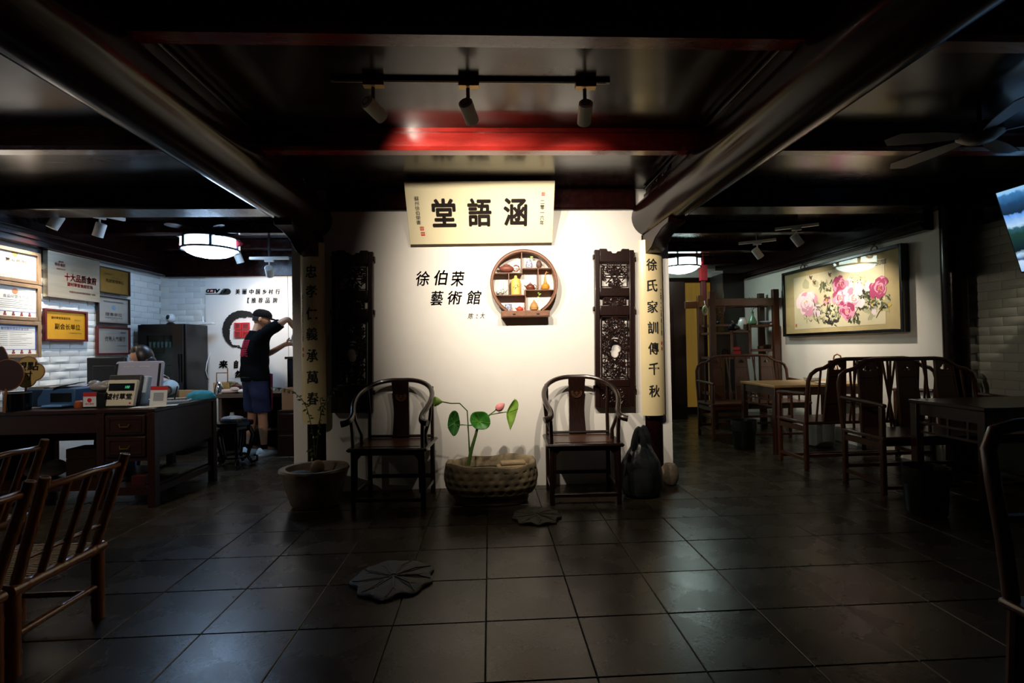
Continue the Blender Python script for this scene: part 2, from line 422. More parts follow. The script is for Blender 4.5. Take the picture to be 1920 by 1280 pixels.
# ceiling, beams
struct(MB().bx(-5.6, 5.6, -0.6, 9.9, ZC, ZC+.1).build('ceiling', CEIL), 'dark lacquered board ceiling between the beams', 'ceiling')
def beam(y, z0, w, mat, label, x0=-4.6, x1=4.75):
    b = MB()
    h = ZC-z0; prof = [(-w/2, z0+.02), (-w/2+.02, z0), (w/2-.02, z0), (w/2, z0+.02), (w/2, ZC-.025), (w/2+.02, ZC-.025), (w/2+.02, ZC), (-w/2-.02, ZC), (-w/2-.02, ZC-.025), (-w/2, ZC-.025)]
    n = len(prof); vs = [(x, y+p, z) for x in (x0, x1) for p, z in prof]
    fs = [tuple(range(n)), tuple(range(2*n-1, n-1, -1))]+[(i, n+i, n+(i+1) % n, (i+1) % n) for i in range(n)]
    b.add(vs, fs)
    return struct(b.build('ceiling_beam', mat), label, 'beam')
beam(2.045, 2.567, 0.12, LACQ, 'red lacquered cross beam nearest the camera at the top edge')
beam(3.22, 2.567, 0.12, LACQ, 'red lacquered cross beam lit by the track spotlights')
beam(0.87, 2.567, 0.12, LACQ, 'red lacquered cross beam overhead behind the nearest one')
def lintel(x0, x1, label, z0=2.50):
    b = MB(); b.bx(x0, x1, 4.31, 4.60, z0, ZC)
    return struct(b.build('ceiling_beam', LACQD, bevel=0.02), label, 'beam')
lintel(-1.43, 1.36, 'dark red lintel beam behind the cream signboard')
lintel(-4.4, -1.70, 'dark red lintel beam over the entrance to the left room', 2.52)
lintel(1.63, 4.66, 'dark red lintel beam over the entrance to the right room', 2.52)
for y, nm in ((5.45, 'second'), (6.3, 'third')):
    struct(MB().bx(-4.4, -1.66, y-.06, y+.06, 2.567, ZC).build('ceiling_beam', LACQD, bevel=.012), f'{nm} dark beam across the left room', 'beam')
for y, nm in ((5.6, 'second'), (6.7, 'third'), (7.8, 'fourth')):
    struct(MB().bx(1.56, 4.4, y-.06, y+.06, 2.567, ZC).build('ceiling_beam', LACQD, bevel=.012), f'{nm} dark beam across the right room', 'beam')

def scroll(cx_, cz_, r0, turns, hand, n=26, ph=0.0):
    return [(cx_+hand*r0*(1-t)*math.cos(ph+t*turns*2*PI), cz_+r0*(1-t)*math.sin(ph+t*turns*2*PI)) for t in [i/n*0.93 for i in range(n+1)]]
def main_beam(x, label):
    b = MB(); n = 28
    vs = [(x+0.17*math.cos(2*PI*j/n), y, 2.43+0.175*math.sin(2*PI*j/n)) for y in (0.1, 4.5) for j in range(n)]
    b.add(vs, [tuple(range(n)), tuple(range(2*n-1, n-1, -1))]+[(j, n+j, n+(j+1) % n, (j+1) % n) for j in range(n)])
    o = struct(b.build('main_beam', LACQD), label, 'beam')
    MB().bx(x-.05, x+.05, 0.1, 4.31, 2.58, ZC).bx(x-.07, x+.07, 0.1, 4.31, 2.595, 2.63).bx(x-.07, x+.07, 0.1, 4.31, 2.67, 2.69).build('board', LACQD, o, bevel=.006)
    for yc in (3.95, 1.9, 1.5):
        c = MB(); sd = 1 if x < 0 else -1
        for k in range(7):
            y0 = yc+random.uniform(-.26, .26); z0 = 2.645+random.uniform(-.03, .02)
            c.rod([(x+sd*.055, p, q) for p, q in scroll(y0, z0, random.uniform(.03, .05), 1.4, random.choice((-1, 1)), ph=random.random()*6)], .008, 5)
        c.build('scroll_carving', LACQD, o)
    # corbel under the beam at the column
    pr = [(0, 2.27), (-.62, 2.27), (-.60, 2.225), (-.45, 2.21), (-.30, 2.17), (-.2, 2.11), (-.1, 2.09), (0, 2.08)]
    m4 = Matrix.Translation((x+.07, 4.33, 0)) @ Matrix.Rotation(PI/2, 4, 'Z')
    MB().prism([(a, b_) for a, b_ in pr], .14, M4=m4).build('corbel', LACQD, o, bevel=.006)
    return o
main_beam(-1.56, 'round dark lacquered log beam running to the left column')
main_beam(1.50, 'round dark lacquered log beam running to the right column')

def column(x, y, r, z1, label, mat=LACQD):
    b = MB(); b.lathe([(r*1.0, 0.0), (r, z1)], (x, y, 0), 28)
    o = struct(b.build('column', mat), label, 'column'); return o
c1 = column(-1.55, 4.44, .115, 2.27, 'dark column behind the left couplet board')
c2 = column(1.50, 4.44, .115, 2.27, 'dark column behind the right couplet board')
column(4.47, 4.40, .10, ZC, 'free standing dark lacquered column right of the painting')
# stone drum foot by the right column
tag(MB().lathe([(.02, 0), (.055, .01), (.075, .05), (.08, .1), (.072, .15), (.045, .185), (.01, .19)], n=20).build('round_stone', STONE, loc=(1.60, 4.262, 0)),
    'round brown stone at the foot of the display wall beside the black bag', 'stone')
kn = MB()
for k in range(3): kn.rod([(0.045*(k-1)+.03*math.cos(2*PI*i/12), 0, .018*math.sin(2*PI*i/12)+.01*(k == 1)) for i in range(12)], .008, 6, closed=True)
kn.bx(-.06, .06, .0, .02, -.03, .0)
kn.build('carved_knob', DWOOD, c2, loc=(1.5, 4.31, .615))

struct(MB().bx(-4.29, -1.66, 6.57, 6.66, 2.275, ZC).build('wall_plate', LACQD, bevel=.006), 'dark plate beam above the white sign panel', 'beam')
# wall plates on the side walls, with scroll brackets
for sgn, xw, y0, y1, nm in ((-1, XL, 0.3, 6.7, 'left'), (1, XR, 4.52, 8.9, 'right')):
    b = MB(); xa, xb = (xw, xw+.10) if sgn < 0 else (xw-.10, xw)
    b.bx(xa, xb, y0, y1, 2.305 if sgn < 0 else 2.34, ZC)
    b.bx(xa-.0 if sgn < 0 else xa-.02, xb+.02 if sgn < 0 else xb, y0, y1, 2.36, 2.40)
    b.bx(xa-.0 if sgn < 0 else xa-.035, xb+.035 if sgn < 0 else xb, y0, y1, 2.43, 2.45)
    o = struct(b.build('wall_plate', LACQD, bevel=.006), f'dark red moulded wall plate beam along the {nm} wall', 'beam')
    c = MB(); xs = xb+.006 if sgn < 0 else xa-.006
    for k in range(11):
        yc = (4.75 if sgn < 0 else 4.95)+random.uniform(-.35, .45); zc = 2.58+random.uniform(-.07, .08)
        c.rod([(xs, p, q) for p, q in scroll(yc, zc, random.uniform(.04, .08), 1.5, random.choice((-1, 1)), ph=random.random()*6)], .009, 5)
    c.build('scroll_carving', LACQD, o)
if 1:
    struct(MB().bx(4.56, 4.662, 0.6, 4.3, 2.33, ZC).build('wall_plate', LACQD, bevel=.006), 'dark plate beam above the cream brick wall', 'beam')

# ================================================================== CENTRE WALL
# signboard leaning from the lintel
tilt = math.atan2(.26, .49)
sg = thing('signboard', 'long cream signboard with three large characters above the round shelf', 'sign', (-.055, 4.17, 2.425), rot=(tilt*1.0, math.radians(-0.35), 0))
SW, SH = 1.275, .535
MB().bx(-SW/2, SW/2, 0, .03, -SH/2, SH/2).build('board', CREAM2, sg, bevel=.004)
for ch, px in (('堂', -.32), ('語', -.012), ('涵', .30)):
    txt(ch, .208, .246, BROWNINK, sg, (px, -.0, .008), 'character', off=.030, thick=.003)
txt('蘇\n州\n徐\n伯\n榮\n書', .040, .24, INK, sg, (-.545, 0, .03), 'inscription', off=.008)
txt('二\n零\n一\n六\n年', .038, .215, INK, sg, (.535, 0, .0), 'inscription', off=.018)
for px, pz, w in ((-.52, -.125, .034), (-.515, -.172, .034), (.54, .16, .028)):
    b = MB(); b.bx(px-w/2, px+w/2, -.0012, 0, pz-w*.5, pz+w*.5); b.build('seal', RED, sg)
    txt('印', w*.7, w*.7, CREAM2, sg, (px, -.0014, pz), 'seal_character')
for px in (-.5, .5): MB().bx(px-.012, px+.012, .03, .09, .18, .205).build('bracket', BLACKP, sg)

# wall calligraphy
cal = thing('wall_calligraphy', 'black brush written characters on the white wall left of the round shelf', 'calligraphy', (0, WY, 0))
def calli(ch, x0, y0, x1, y1, off=.016, sh=.18):
    a, b = at(x0, y1, Y=WY), at(x1, y0, Y=WY)
    txt(ch, b.x-a.x, b.z-a.z, INK, cal, ((a.x+b.x)/2, 0, (a.z+b.z)/2), 'character', off=off, shear=sh)
for a in (('徐', 780, 508, 806, 536), ('伯', 814, 506, 840, 535), ('荣', 845, 508, 871, 537), ('藝', 807, 545, 832, 573), ('術', 839, 545, 867, 571), ('館', 875, 544, 903, 571)): calli(*a)
for a in (('陈', 877, 587, 888, 598), ('之', 892, 588, 896, 597), ('大', 900, 586, 909, 597)): calli(*a, off=.014, sh=.3)

# couplet boards on the columns
def couplet(x, chars, rows, side, sx, label):
    t = thing('couplet_board', label, 'plaque', (x, 4.44, 0)); R0, R1 = .150, .162; b = MB(); n = 18; A = math.radians(41)
    z0, z1 = .615, 2.212; vs = []
    for z in (z0, z1):
        for r in (R1, R0):
            for j in range(n+1):
                a = -A+2*A*j/n; vs.append((r*math.sin(a), -r*math.cos(a), z))
    k = n+1; fs = []
    for j in range(n):
        fs += [(j, j+1, 2*k+j+1, 2*k+j), (k+j+1, k+j, 3*k+j, 3*k+j+1), (j+1, j, k+j, k+j+1), (2*k+j, 2*k+j+1, 3*k+j+1, 3*k+j)]
    fs += [(0, 2*k, 3*k, k), (n, k+n, 3*k+n, 2*k+n)]
    b.add(vs, fs).build('board', CREAM, t)
    for ch, z in zip(chars, rows):
        txt(ch, .098, .112, INK, t, (0.0, 0, z), 'character', off=.024, bend=(R1+.0008, 0, 0))
    txt(side, .016, .42, INK, t, (sx, 0, 1.55), 'inscription', off=.01, bend=(R1+.0008, 0, 0))
    for zz in (1.27, 1.22):
        bb = MB()
        a = sx/R1
        bb.add([((R1+.001)*math.sin(a+d), -(R1+.001)*math.cos(a+d), zz+h) for d, h in ((-.05, -.015), (.05, -.015), (.05, .015), (-.05, .015))], [(0, 1, 2, 3)])
        bb.build('seal', RED, t)
    return t
def rowz(ys, x): return [at(x, y, Y=4.28).z for y in ys]
couplet(-1.553, '忠孝仁義承萬春', rowz((509, 546, 588, 626, 667, 707, 747), 575), '歲\n次\n壬\n寅\n徐\n氏\n立\n書', -.088, 'curved cream couplet board with black characters on the left column')
couplet(1.482, '徐氏家訓傳千秋', rowz((496, 535, 575, 614, 653, 691, 733), 1228), '二\n零\n一\n二\n年\n秋\n日\n書', .088, 'curved cream couplet board with black characters on the right column')

# carved lattice panels
def vase_loop(cx_, cz_, grow, n):
    """four-lobed vase opening: the outline of four overlapping circles"""
    cs = [(0, .044, .036), (0, -.044, .036), (.022, 0, .034), (-.022, 0, .034)]; out = []
    for i in range(n):
        a = 2*PI*i/n; ux, uz = math.cos(a), math.sin(a); r = 0
        for x, z, q in cs:
            q += grow; dot = x*ux+z*uz; cr = x*uz-z*ux
            if abs(cr) < q: r = max(r, dot+math.sqrt(q*q-cr*cr))
        out.append((cx_+r*ux, cz_+r*uz))
    return out
def rect_loop(x0, x1, z0, z1, n):
    out = []
    cx_, cz_ = (x0+x1)/2, (z0+z1)/2
    for i in range(n):
        a = 2*PI*i/n; c, s = math.cos(a), math.sin(a); k = 1/max(abs(c), abs(s))
        out.append((cx_+(x1-x0)/2*c*k, cz_+(z1-z0)/2*s*k))
    return out
def lattice(x0, z0, label, rot):
    t = thing('carved_lattice_panel', label, 'wooden panel', (x0, WY-.062, z0), rot=(0, math.radians(rot), 0))
    w, h = .362, 1.437; fz = lambda p: h-(p-215)/940*h
    f = MB()
    MB().bx(-w/2, -w/2+.045, 0, .05, 0, h-.01).build('stile', LATW, t, bevel=.006)
    MB().bx(w/2-.045, w/2, 0, .05, 0, h-.01).build('stile', LATW, t, bevel=.006)
    # notched top rail
    pr = [(-w/2+.045, h), (-.07, h), (-.062, h-.022), (-.03, h-.022), (-.018, h-.04), (.018, h-.04), (.03, h-.022), (.062, h-.022), (.07, h), (w/2-.045, h), (w/2-.045, fz(293)), (-w/2+.045, fz(293))]
    MB().prism(pr[::-1], .05, M4=Matrix.Translation((0, 0, 0))).build('rail', LATW, t, bevel=.004)
    for a, b in ((447, 498), (553, 612), (992, 1035)): MB().bx(-w/2+.045, w/2-.045, 0, .05, fz(b), fz(a)).build('rail', LATW, t, bevel=.006)
    MB().bx(-w/2+.045, w/2-.045, .004, .045, 0, fz(1035)).build('bottom_panel', LATW, t)
    for p in (263, 573, 1040):
        for s in (-1, 1): MB().bx(min(s*w/2, s*(w/2+.014)), max(s*w/2, s*(w/2+.014)), .008, .042, fz(p)-.022, fz(p)+.022).build('peg', LATW, t, bevel=.005)
    rn = random.Random(5)
    def carve(xa, xb, za, zb, n, hole=None, mid=False):
        c = MB(); cx_ = (xa+xb)/2
        for s in (0, 1):
            c.bx(xa, xb, .008, .03, (za, zb-.008)[s], (za+.008, zb)[s]); c.bx((xa, xb-.008)[s], (xa+.008, xb)[s], .008, .03, za, zb)
        def ok(x, z): return not hole or ((x-hole[0])/(hole[2]/2+.016))**2+((z-hole[1])/(hole[3]/2+.016))**2 > 1
        for k in range(n):
            x = rn.uniform(cx_, xb-.012); z = rn.uniform(za+.012, zb-.012); r = rn.uniform(.016, .032)
            if not ok(x, z): continue
            for s in (1, -1):
                pts = [(cx_+s*(p-cx_), .016, q) for p, q in scroll(x, z, r, 1.2, 1, 14, rn.random()*6 if s == 1 else _ph)] if False else None
            ph = rn.random()*6; hd = rn.choice((-1, 1)); base = scroll(x, z, r, 1.25, hd, 14, ph)
            for s in (1, -1):
                pts = [(cx_+s*(p-cx_), .014+.004*s*.5, q) for p, q in base if xa+.003 < p < xb-.003 and za+.003 < q < zb-.003 and ok(p, q)]
                if len(pts) > 3: c.rod(pts, rn.uniform(.0045, .0065), 5)
        for k in range(n//3):
            x = rn.uniform(cx_, xb-.01); z = rn.uniform(za, zb); a = rn.choice((.8, -.8, 1.57, 0)); l = rn.uniform(.03, .06)
            for s in (1, -1):
                p, q = (cx_+s*(x-cx_-l*math.cos(a)/2), .018, z-l*math.sin(a)/2), (cx_+s*(x-cx_+l*math.cos(a)/2), .018, z+l*math.sin(a)/2)
                if all(xa <= v[0] <= xb and za <= v[2] <= zb and ok(v[0], v[2]) for v in (p, ((p[0]+q[0])/2, 0, (p[2]+q[2])/2), q)): c.bar(p, q, .011, .008, up=(0, 1, 0))
        return c
    xa = -w/2+.045
    c = carve(xa+.012, -xa-.012, fz(443), fz(300), 18)
    zc = (fz(443)+fz(300))/2
    c.rod([(.03*math.cos(2*PI*i/16), .012, zc+.03*math.sin(2*PI*i/16)) for i in range(16)], .008, 6, closed=True)
    for k in range(8): c.bar((.03*math.cos(k*PI/4), .014, zc+.03*math.sin(k*PI/4)), (.085*math.cos(k*PI/4), .014, zc+.085*math.sin(k*PI/4)), .012, .008, up=(0, 1, 0))
    c.build('upper_carving', LATW, t)
    carve(xa+.03, -xa-.03, fz(550), fz(503), 12).build('middle_carving', LATW, t)
    hz = fz(810); c = carve(xa+.012, -xa-.012, fz(988), fz(616), 72, (0, hz, .10, .165))
    n = 48; inn = vase_loop(0, hz, 0, n); out = vase_loop(0, hz, .013, n)
    c.ringplate(out, inn, .002, .03)
    c.build('main_carving', LATW, t)
    c = MB(); 
    for k in range(10):
        b0 = scroll(rn.uniform(.01, .10), rn.uniform(.03, fz(1035)-.03), .03, 1.2, 1, 14, rn.random()*6)
        for s in (1, -1): c.rod([(s*p, .004, q) for p, q in b0 if abs(p) < .13 and .01 < q < fz(1040)], .005, 5)
    c.build('bottom_carving', LATW, t)
    return t
lattice(-1.222, .703, 'dark carved wooden lattice panel on the wall behind the left armchair', .9)
lattice(1.126, .698, 'dark carved wooden lattice panel on the wall behind the right armchair', .9)

# round curio shelf
SHX, SHY, SHZ, KS = .316, 4.243, 1.826, .000662
sh = thing('round_curio_shelf', 'round walnut wall shelf with two small drawers holding teapots and gourds', 'shelf', (SHX, SHY, SHZ))
def su(zx): return (zx-579)*KS
def sv(zy): return (584-zy)*KS
RO, RI, DEP = 449*KS, 420*KS, .115
b = MB(); n = 72; zb = sv(962); outer, inner = [], []
a0 = math.asin(max(-1, zb/RO)); ang = [a0+(PI-2*a0)*i/n for i in range(n+1)]
vs = []; fs = []
for a in ang:
    for r, y in ((RO, 0), (RI, 0), (RI, DEP), (RO, DEP)): vs.append((r*math.cos(a), y, max(zb, r*math.sin(a))))
for i in range(n):
    for k in range(4): fs.append((i*4+k, (i+1)*4+k, (i+1)*4+(k+1) % 4, i*4+(k+1) % 4))
b.add(vs, fs)
for r in (RO, RI):   # reeded edge
    b.rod([(r*math.cos(a), -.002, max(zb, r*math.sin(a))) for a in ang], .004, 5)
b.build('ring', SHELFW, sh)
for x0, x1, y in ((172, 560, 443), (565, 962, 383), (590, 1003, 676), (160, 600, 741)):
    MB().bx(su(x0), su(x1), .004, DEP, sv(y+9), sv(y)).build('shelf_board', SHELFW, sh)
for x, y0, y1 in ((553, 165, 440), (772, 383, 676), (375, 446, 741), (595, 676, 958)):
    MB().bx(su(x-5), su(x+5), .004, DEP, sv(y1), sv(y0)).build('divider', SHELFW, sh)
MB().bx(su(265), su(918), -.004, DEP, sv(1040), sv(956)).build('drawer_case', SHELFW, sh, bevel=.003)
for x0, x1, hx in ((282, 588, 437), (600, 902, 757)):
    d = MB().bx(su(x0), su(x1), -.009, -.003, sv(1030), sv(968)).build('drawer', SHELFW, sh, bevel=.002)
    MB().bx(su(hx-18), su(hx+18), -.016, -.008, sv(1008), sv(996)).build('handle', BLACKP, d)
yo = SHY+.055   # objects stand on the middle of the boards
def on(zx, zy): return (SHX+su(zx), yo, SHZ+sv(zy)+.0005)
def teapot(name, label, mat, zx, zy, w, h, flip=1, squat=1.0):
    t = thing(name, label, 'teapot', on(zx, zy), group=None)
    r = w*.36
    MB().lathe([(r*.62, 0), (r*.8, h*.05), (r, h*.3), (r*.97, h*.45), (r*.75, h*.62), (r*.42, h*.70)], n=24).build('body', mat, t)
    MB().lathe([(r*.5, h*.66), (r*.46, h*.74), (r*.2, h*.82), (r*.07, h*.84), (r*.10, h*.93), (r*.04, h)], n=18).build('lid', mat, t)
    MB().rod([(-r*.8, 0, h*.32), (-r*1.05, 0, h*.45), (-r*1.3, 0, h*.62)], [r*.2, r*.15, r*.09], 8).build('spout', mat, t)
    MB().rod([(r*.8+r*.52*math.sin(a), 0, h*.42+h*.24*math.cos(a)) for a in [PI*i/10 for i in range(11)]], r*.09, 7).build('handle', mat, t)
    return t
t = thing('large_teapot', 'large brown clay teapot with a twisted ring handle, upper left in the round shelf', 'teapot', on(365, 434))
L = KS
MB().ball((-.008, 0, .034), (.066, .045, .034), 20).build('body', CLAYB, t)
MB().lathe([(.026, .062), (.024, .070), (.010, .076), (.004, .078)], (-.008, 0, 0), 16, sx=1.3).build('lid', CLAYB, t)
MB().rod([(-.058, 0, .036), (-.072, 0, .046), (-.080, 0, .054)], [.013, .010, .007], 8).build('spout', CLAYB, t)
MB().rod([(.075+.028*math.cos(a), 0, .032+.026*math.sin(a)+.008) for a in [-2.4+4.8*i/16 for i in range(17)]], [.006+.0015*math.sin(i*2) for i in range(17)], 7).build('handle', CLAYB, t)
t = thing('small_vase', 'small blue and white vase holding a green leaf sprig on the round shelf', 'vase', on(660, 376))
MB().lathe([(.020, 0), (.026, .01), (.028, .04), (.022, .065), (.012, .072), (.014, .076)], n=20).build('body', PORCB, t)
sp = MB().rod([(0, 0, .07), (.008, 0, .09), (.022, 0, .102)], .0015, 5).rod([(0, 0, .07), (-.012, 0, .085), (-.024, 0, .088)], .001, 5); sp.build('sprig', STEM, t)
MB().prism([(.010, .098), (.022, .092), (.036, .098), (.034, .112), (.022, .107), (.012, .11)], .002).build('leaf', LEAF2, t)
t = thing('small_jar', 'small dark brown ribbed jar on the upper right of the round shelf', 'jar', on(792, 373))
MB().lathe([(.016, 0), (.022, .008), (.026, .03), (.022, .052), (.014, .060), (.015, .066), (.006, .068)], n=22, fn=lambda i, a: 1+.03*math.cos(11*a)).build('body', M('jar_brown', '#5f4338', .55), t)
t = thing('flower_ball', 'white porcelain ball with carved petals and green leaves on the round shelf', 'ornament', on(262, 739))
fb = MB(); fb.ball((0, 0, .036), (.036, .034, .036), 16)
for k in range(26):
    a = random.random()*2*PI; e = random.uniform(-.6, 1.2)
    fb.ball((.034*math.cos(a)*math.cos(e), .032*math.sin(a)*math.cos(e), .036+.034*math.sin(e)), (.011, .011, .009), 6)
fb.build('petals', PORCE, t)
lf = MB()
for k in range(7): lf.ball((random.uniform(-.02, .03), -.036, .036+random.uniform(-.018, .014)), (.008, .002, .003), 6)
lf.build('leaves', LEAF, t)
sp = MB()
for k in range(6): sp.rod([(.03, -.01, .02), (.045+.004*k, -.01, .02+.006*k), (.052+.003*k, -.012, .008+.010*k)], .0012, 4)
sp.build('twigs', M('grey_twig', '#6d6a5c', .7), t)
t = thing('yellow_bottle', 'tall yellow bottle with a brown brush drawing on the round shelf', 'bottle', on(472, 739))
MB().lathe([(.040, 0), (.044, .004), (.044, .125), (.036, .143), (.016, .153), (.013, .165), (.013, .175)], n=24).build('body', YELLV, t)
mk = MB()
for pts in ([(-.022, .055), (-.028, .065), (-.02, .072), (-.008, .06), (.004, .062), (.015, .072), (.03, .07)], [(-.015, .085), (-.01, .078), (.0, .09), (.008, .08), (.014, .083)], [(-.012, .045), (-.006, .055), (-.002, .07)], [(.012, .09), (.015, .075)]):
    mk.rod([(.0445*math.sin(x/.0445), -.0445*math.cos(x/.0445), z) for x, z in pts], .0016, 5)
mk.build('drawing', BROWNINK, t)
teapot('dark_teapot', 'small dark red clay teapot on the right side of the round shelf', CLAYD, 668, 674, .115, .075)
teapot('red_teapot', 'small bright red clay teapot on the drawer case of the round shelf', CLAYR, 518, 955, .090, .050)
t = thing('stemmed_gourd', 'orange bottle gourd with a long forked stem on the round shelf', 'gourd', on(875, 674))
MB().lathe([(.015, 0), (.032, .008), (.039, .028), (.032, .048), (.015, .060), (.009, .085), (.006, .12)], n=20).build('body', GOURD, t)
MB().rod([(0, 0, .115), (.003, 0, .15), (.018, 0, .172)], [.005, .004, .002], 6).rod([(.002, 0, .145), (.014, 0, .155), (.03, 0, .16)], [.003, .002, .002], 5).build('stem', GOURDT, t)
t = thing('tea_cup', 'blue and white porcelain cup on the drawer case of the round shelf', 'cup', on(366, 955))
MB().lathe([(.018, 0), (.024, .008), (.031, .03), (.032, .063), (.029, .062), (.026, .03), (.015, .012)], n=22).build('bowl', PORCB, t)
t = thing('tan_gourd', 'plain tan pear shaped gourd on the drawer case of the round shelf', 'gourd', on(715, 955))
MB().lathe([(.016, 0), (.034, .010), (.040, .032), (.030, .056), (.014, .080), (.006, .096), (.002, .102)], n=20).build('body', GOURDT, t)
t = thing('hanging_sprig', 'tiny green sprig hanging below the right board of the round shelf', 'plant', (SHX+su(785), SHY+.02, SHZ+sv(690)))
MB().rod([(0, 0, .004), (0, 0, -.02), (-.006, 0, -.055)], .001, 4).build('stem', STEM, t)
b = MB()
for dx, dz in ((-.008, -.02), (.008, -.028), (0, -.035), (-.010, -.055)): b.ball((dx, 0, dz), (.009, .002, .005), 6)
b.build('leaves', LEAF2, t)

# ------------------------------------------------------------------ horseshoe armchairs
def armchair(label, loc, rz, wd):
    t = thing('horseshoe_armchair', label, 'armchair', loc, rz, 'horseshoe armchairs against the display wall')
    hw = wd/2; yf, yb = -.20, .21
    b = MB().bx(-hw-.035, hw+.035, yf-.035, yb+.03, .455, .485); b.bx(-hw-.042, hw+.042, yf-.042, yb+.037, .463, .478); b.build('seat', DWOOD, t, bevel=.004)
    MB().bx(-hw+.03, hw-.03, yf+.03, yb-.03, .485, .488).build('seat_panel', BWOOD, t)
    for sx in (-1, 1):
        MB().rod([(sx*hw, yf, 0), (sx*hw, yf, .46)], .021, 10).build('leg', DWOOD, t)
        MB().rod([(sx*hw, yb, 0), (sx*hw, yb, .46)], .021, 10).build('leg', DWOOD, t)
        MB().rod([(sx*hw, yb, .48), (sx*hw*1.0, yb+.01, .7), (sx*hw*1.02, yb-.03, .93)], .016, 8).build('back_post', DWOOD, t)
        MB().rod([(sx*hw, yf, .48), (sx*(hw+.002), yf-.004, .6), (sx*(hw+.008), yf-.02, .735)], .016, 8).build('arm_post', DWOOD, t)
        MB().rod([(sx*(hw-.01), -.02, .48), (sx*(hw-.012), -.03, .56), (sx*(hw+.03), -.05, .68), (sx*(hw+.042), -.055, .79)], [.019, .016, .013, .011], 8).build('arm_spindle', DWOOD, t)
        MB().bar((sx*hw, yf, .115), (sx*hw, yb, .115), .022, .03).build('stretcher', DWOOD, t)
        for y0, y1 in ((yf, yf),):
            MB().prism([(sx*hw, .457), (sx*(hw-.20), .457), (sx*(hw-.16), .435), (sx*(hw-.07), .43), (sx*(hw-.035), .39), (sx*(hw-.03), .13), (sx*hw, .13)][::(1 if sx < 0 else -1)], .016, M4=Matrix.Translation((0, yf-.012, 0))).build('apron', DWOOD, t)
    MB().bx(-hw, hw, yf-.012, yf+.004, .425, .457).build('apron', DWOOD, t, bevel=.003)
    MB().bar((-hw, yf, .075), (hw, yf, .075), .035, .028).build('footrest', DWOOD, t, bevel=.004)
    MB().bar((-hw, yb, .155), (hw, yb, .155), .022, .03).build('stretcher', DWOOD, t)
    MB().rod([(-hw, yb-.01, .503), (hw, yb-.01, .503)], .012, 8).build('seat_rail', DWOOD, t)
    half = [(0, .245, .985), (.10, .238, .983), (.19, .205, .965), (.26, .14, .93), (.298, .05, .885), (.305, -.04, .835), (.29, -.12, .785), (.27, -.185, .745), (.268, -.235, .715), (.285, -.275, .695), (.325, -.29, .685)]
    k = (hw+.03)/.295; half = [(x*k, y, z) for x, y, z in half]
    path = [(-x, y, z) for x, y, z in half[:0:-1]]+half
    pts = []
    for i in range(len(path)-1):          # smooth the path
        p0, p1, p2, p3 = [Vector(path[max(0, min(len(path)-1, i+d))]) for d in (-1, 0, 1, 2)]
        for q in range(5):
            u = q/5; pts.append(.5*((2*p1)+(-p0+p2)*u+(2*p0-5*p1+4*p2-p3)*u*u+(-p0+3*p1-3*p2+p3)*u**3))
    pts.append(Vector(path[-1])); m = len(pts)
    MB().rod(pts, [.020+.006*min(1, abs(i-m/2)/(m/2))**3 for i in range(m)], 10).build('crest_rail', DWOOD, t)
    sp = MB(); N = 12; vs = []
    for i in range(N+1):
        u = i/N; z = .485+u*.49; y = .205+.035*math.sin(u*PI*1.1)-.0+u*.012; w = .075-.008*math.sin(u*PI)
        vs += [(-w, y-.008, z), (w, y-.008, z), (w, y+.008, z), (-w, y+.008, z)]
    fs = [(i*4+k_, i*4+(k_+1) % 4, (i+1)*4+(k_+1) % 4, (i+1)*4+k_) for i in range(N) for k_ in range(4)]+[(3, 2, 1, 0), (N*4, N*4+1, N*4+2, N*4+3)]
    spl = sp.add(vs, fs).build('back_splat', DWOOD, t)
    md = MB(); yy = .205+.035*math.sin(.74*PI*1.1)+.74*.012-.009
    for r in (.045, .034): md.rod([(r*math.cos(2*PI*i/24), yy, .848+r*math.sin(2*PI*i/24)) for i in range(24)], .0025, 5, closed=True)
    for q in (-.016, 0, .016): md.bar((-.022, yy, .848+q), (.022, yy, .848+q), .003)
    md.bar((0, yy, .826), (0, yy, .87), .003)
    md.build('carved_medallion', M('worn_wood_edge', '#5a3a2a', .4), spl)
    return t
armchair('dark horseshoe back armchair left of the stone lotus vat', (-.800, 4.03, 0), math.radians(-4), .55)
armchair('dark horseshoe back armchair right of the stone lotus vat', (.752, 3.995, 0), math.radians(-2.5), .53)

# ------------------------------------------------------------------ lotus vat
vat = thing('lotus_vat', 'oval stone vat with dimpled sides holding a lotus plant between the armchairs', 'planter', (-.005, 3.985, 0))
prof = [(.74, .0), (.78, .012), (.80, .045), (.73, .06), (.90, .085), (.98, .14), (1.0, .20), (.985, .26), (.965, .305), (.94, .322), (.88, .325), (.83, .31), (.80, .25), (.78, .16)]
fine = []
for i in range(len(prof)-1):
    k = 5 if .08 < prof[i][1] < .3 and i < 9 else 2
    for q in range(k): u = q/k; fine.append((prof[i][0]+(prof[i+1][0]-prof[i][0])*u, prof[i][1]+(prof[i+1][1]-prof[i][1])*u))
fine.append(prof[-1]); nn = 160
b = MB(); vs = []
for i, (r, z) in enumerate(fine):
    for j in range(nn):
        a = 2*PI*j/nn; k = 1.0
        if .09 < z < .30 and i < 30:
            row = (z-.09)/.052; ri = math.floor(row); col = a/(2*PI)*30+(ri % 2)*.5
            dz = (row-ri-.5)*.052; da = (col-math.floor(col)-.5)*(2*PI/30)*.32
            d = math.hypot(dz, da); k = 1-.055*max(0, 1-d/.017)**.6 if d < .017 else 1.0+.006*math.sin(a*9+z*40)
        rim = .012*math.sin(a*2+.5)+.006*math.sin(a*7) if z > .28 else 0
        ex = 2.5; ca, sa = math.cos(a), math.sin(a)
        q = (abs(ca)**ex+abs(sa)**ex)**(-1/ex)
        vs.append((.385*r*k*q*ca, .245*r*k*q*sa, z+rim))
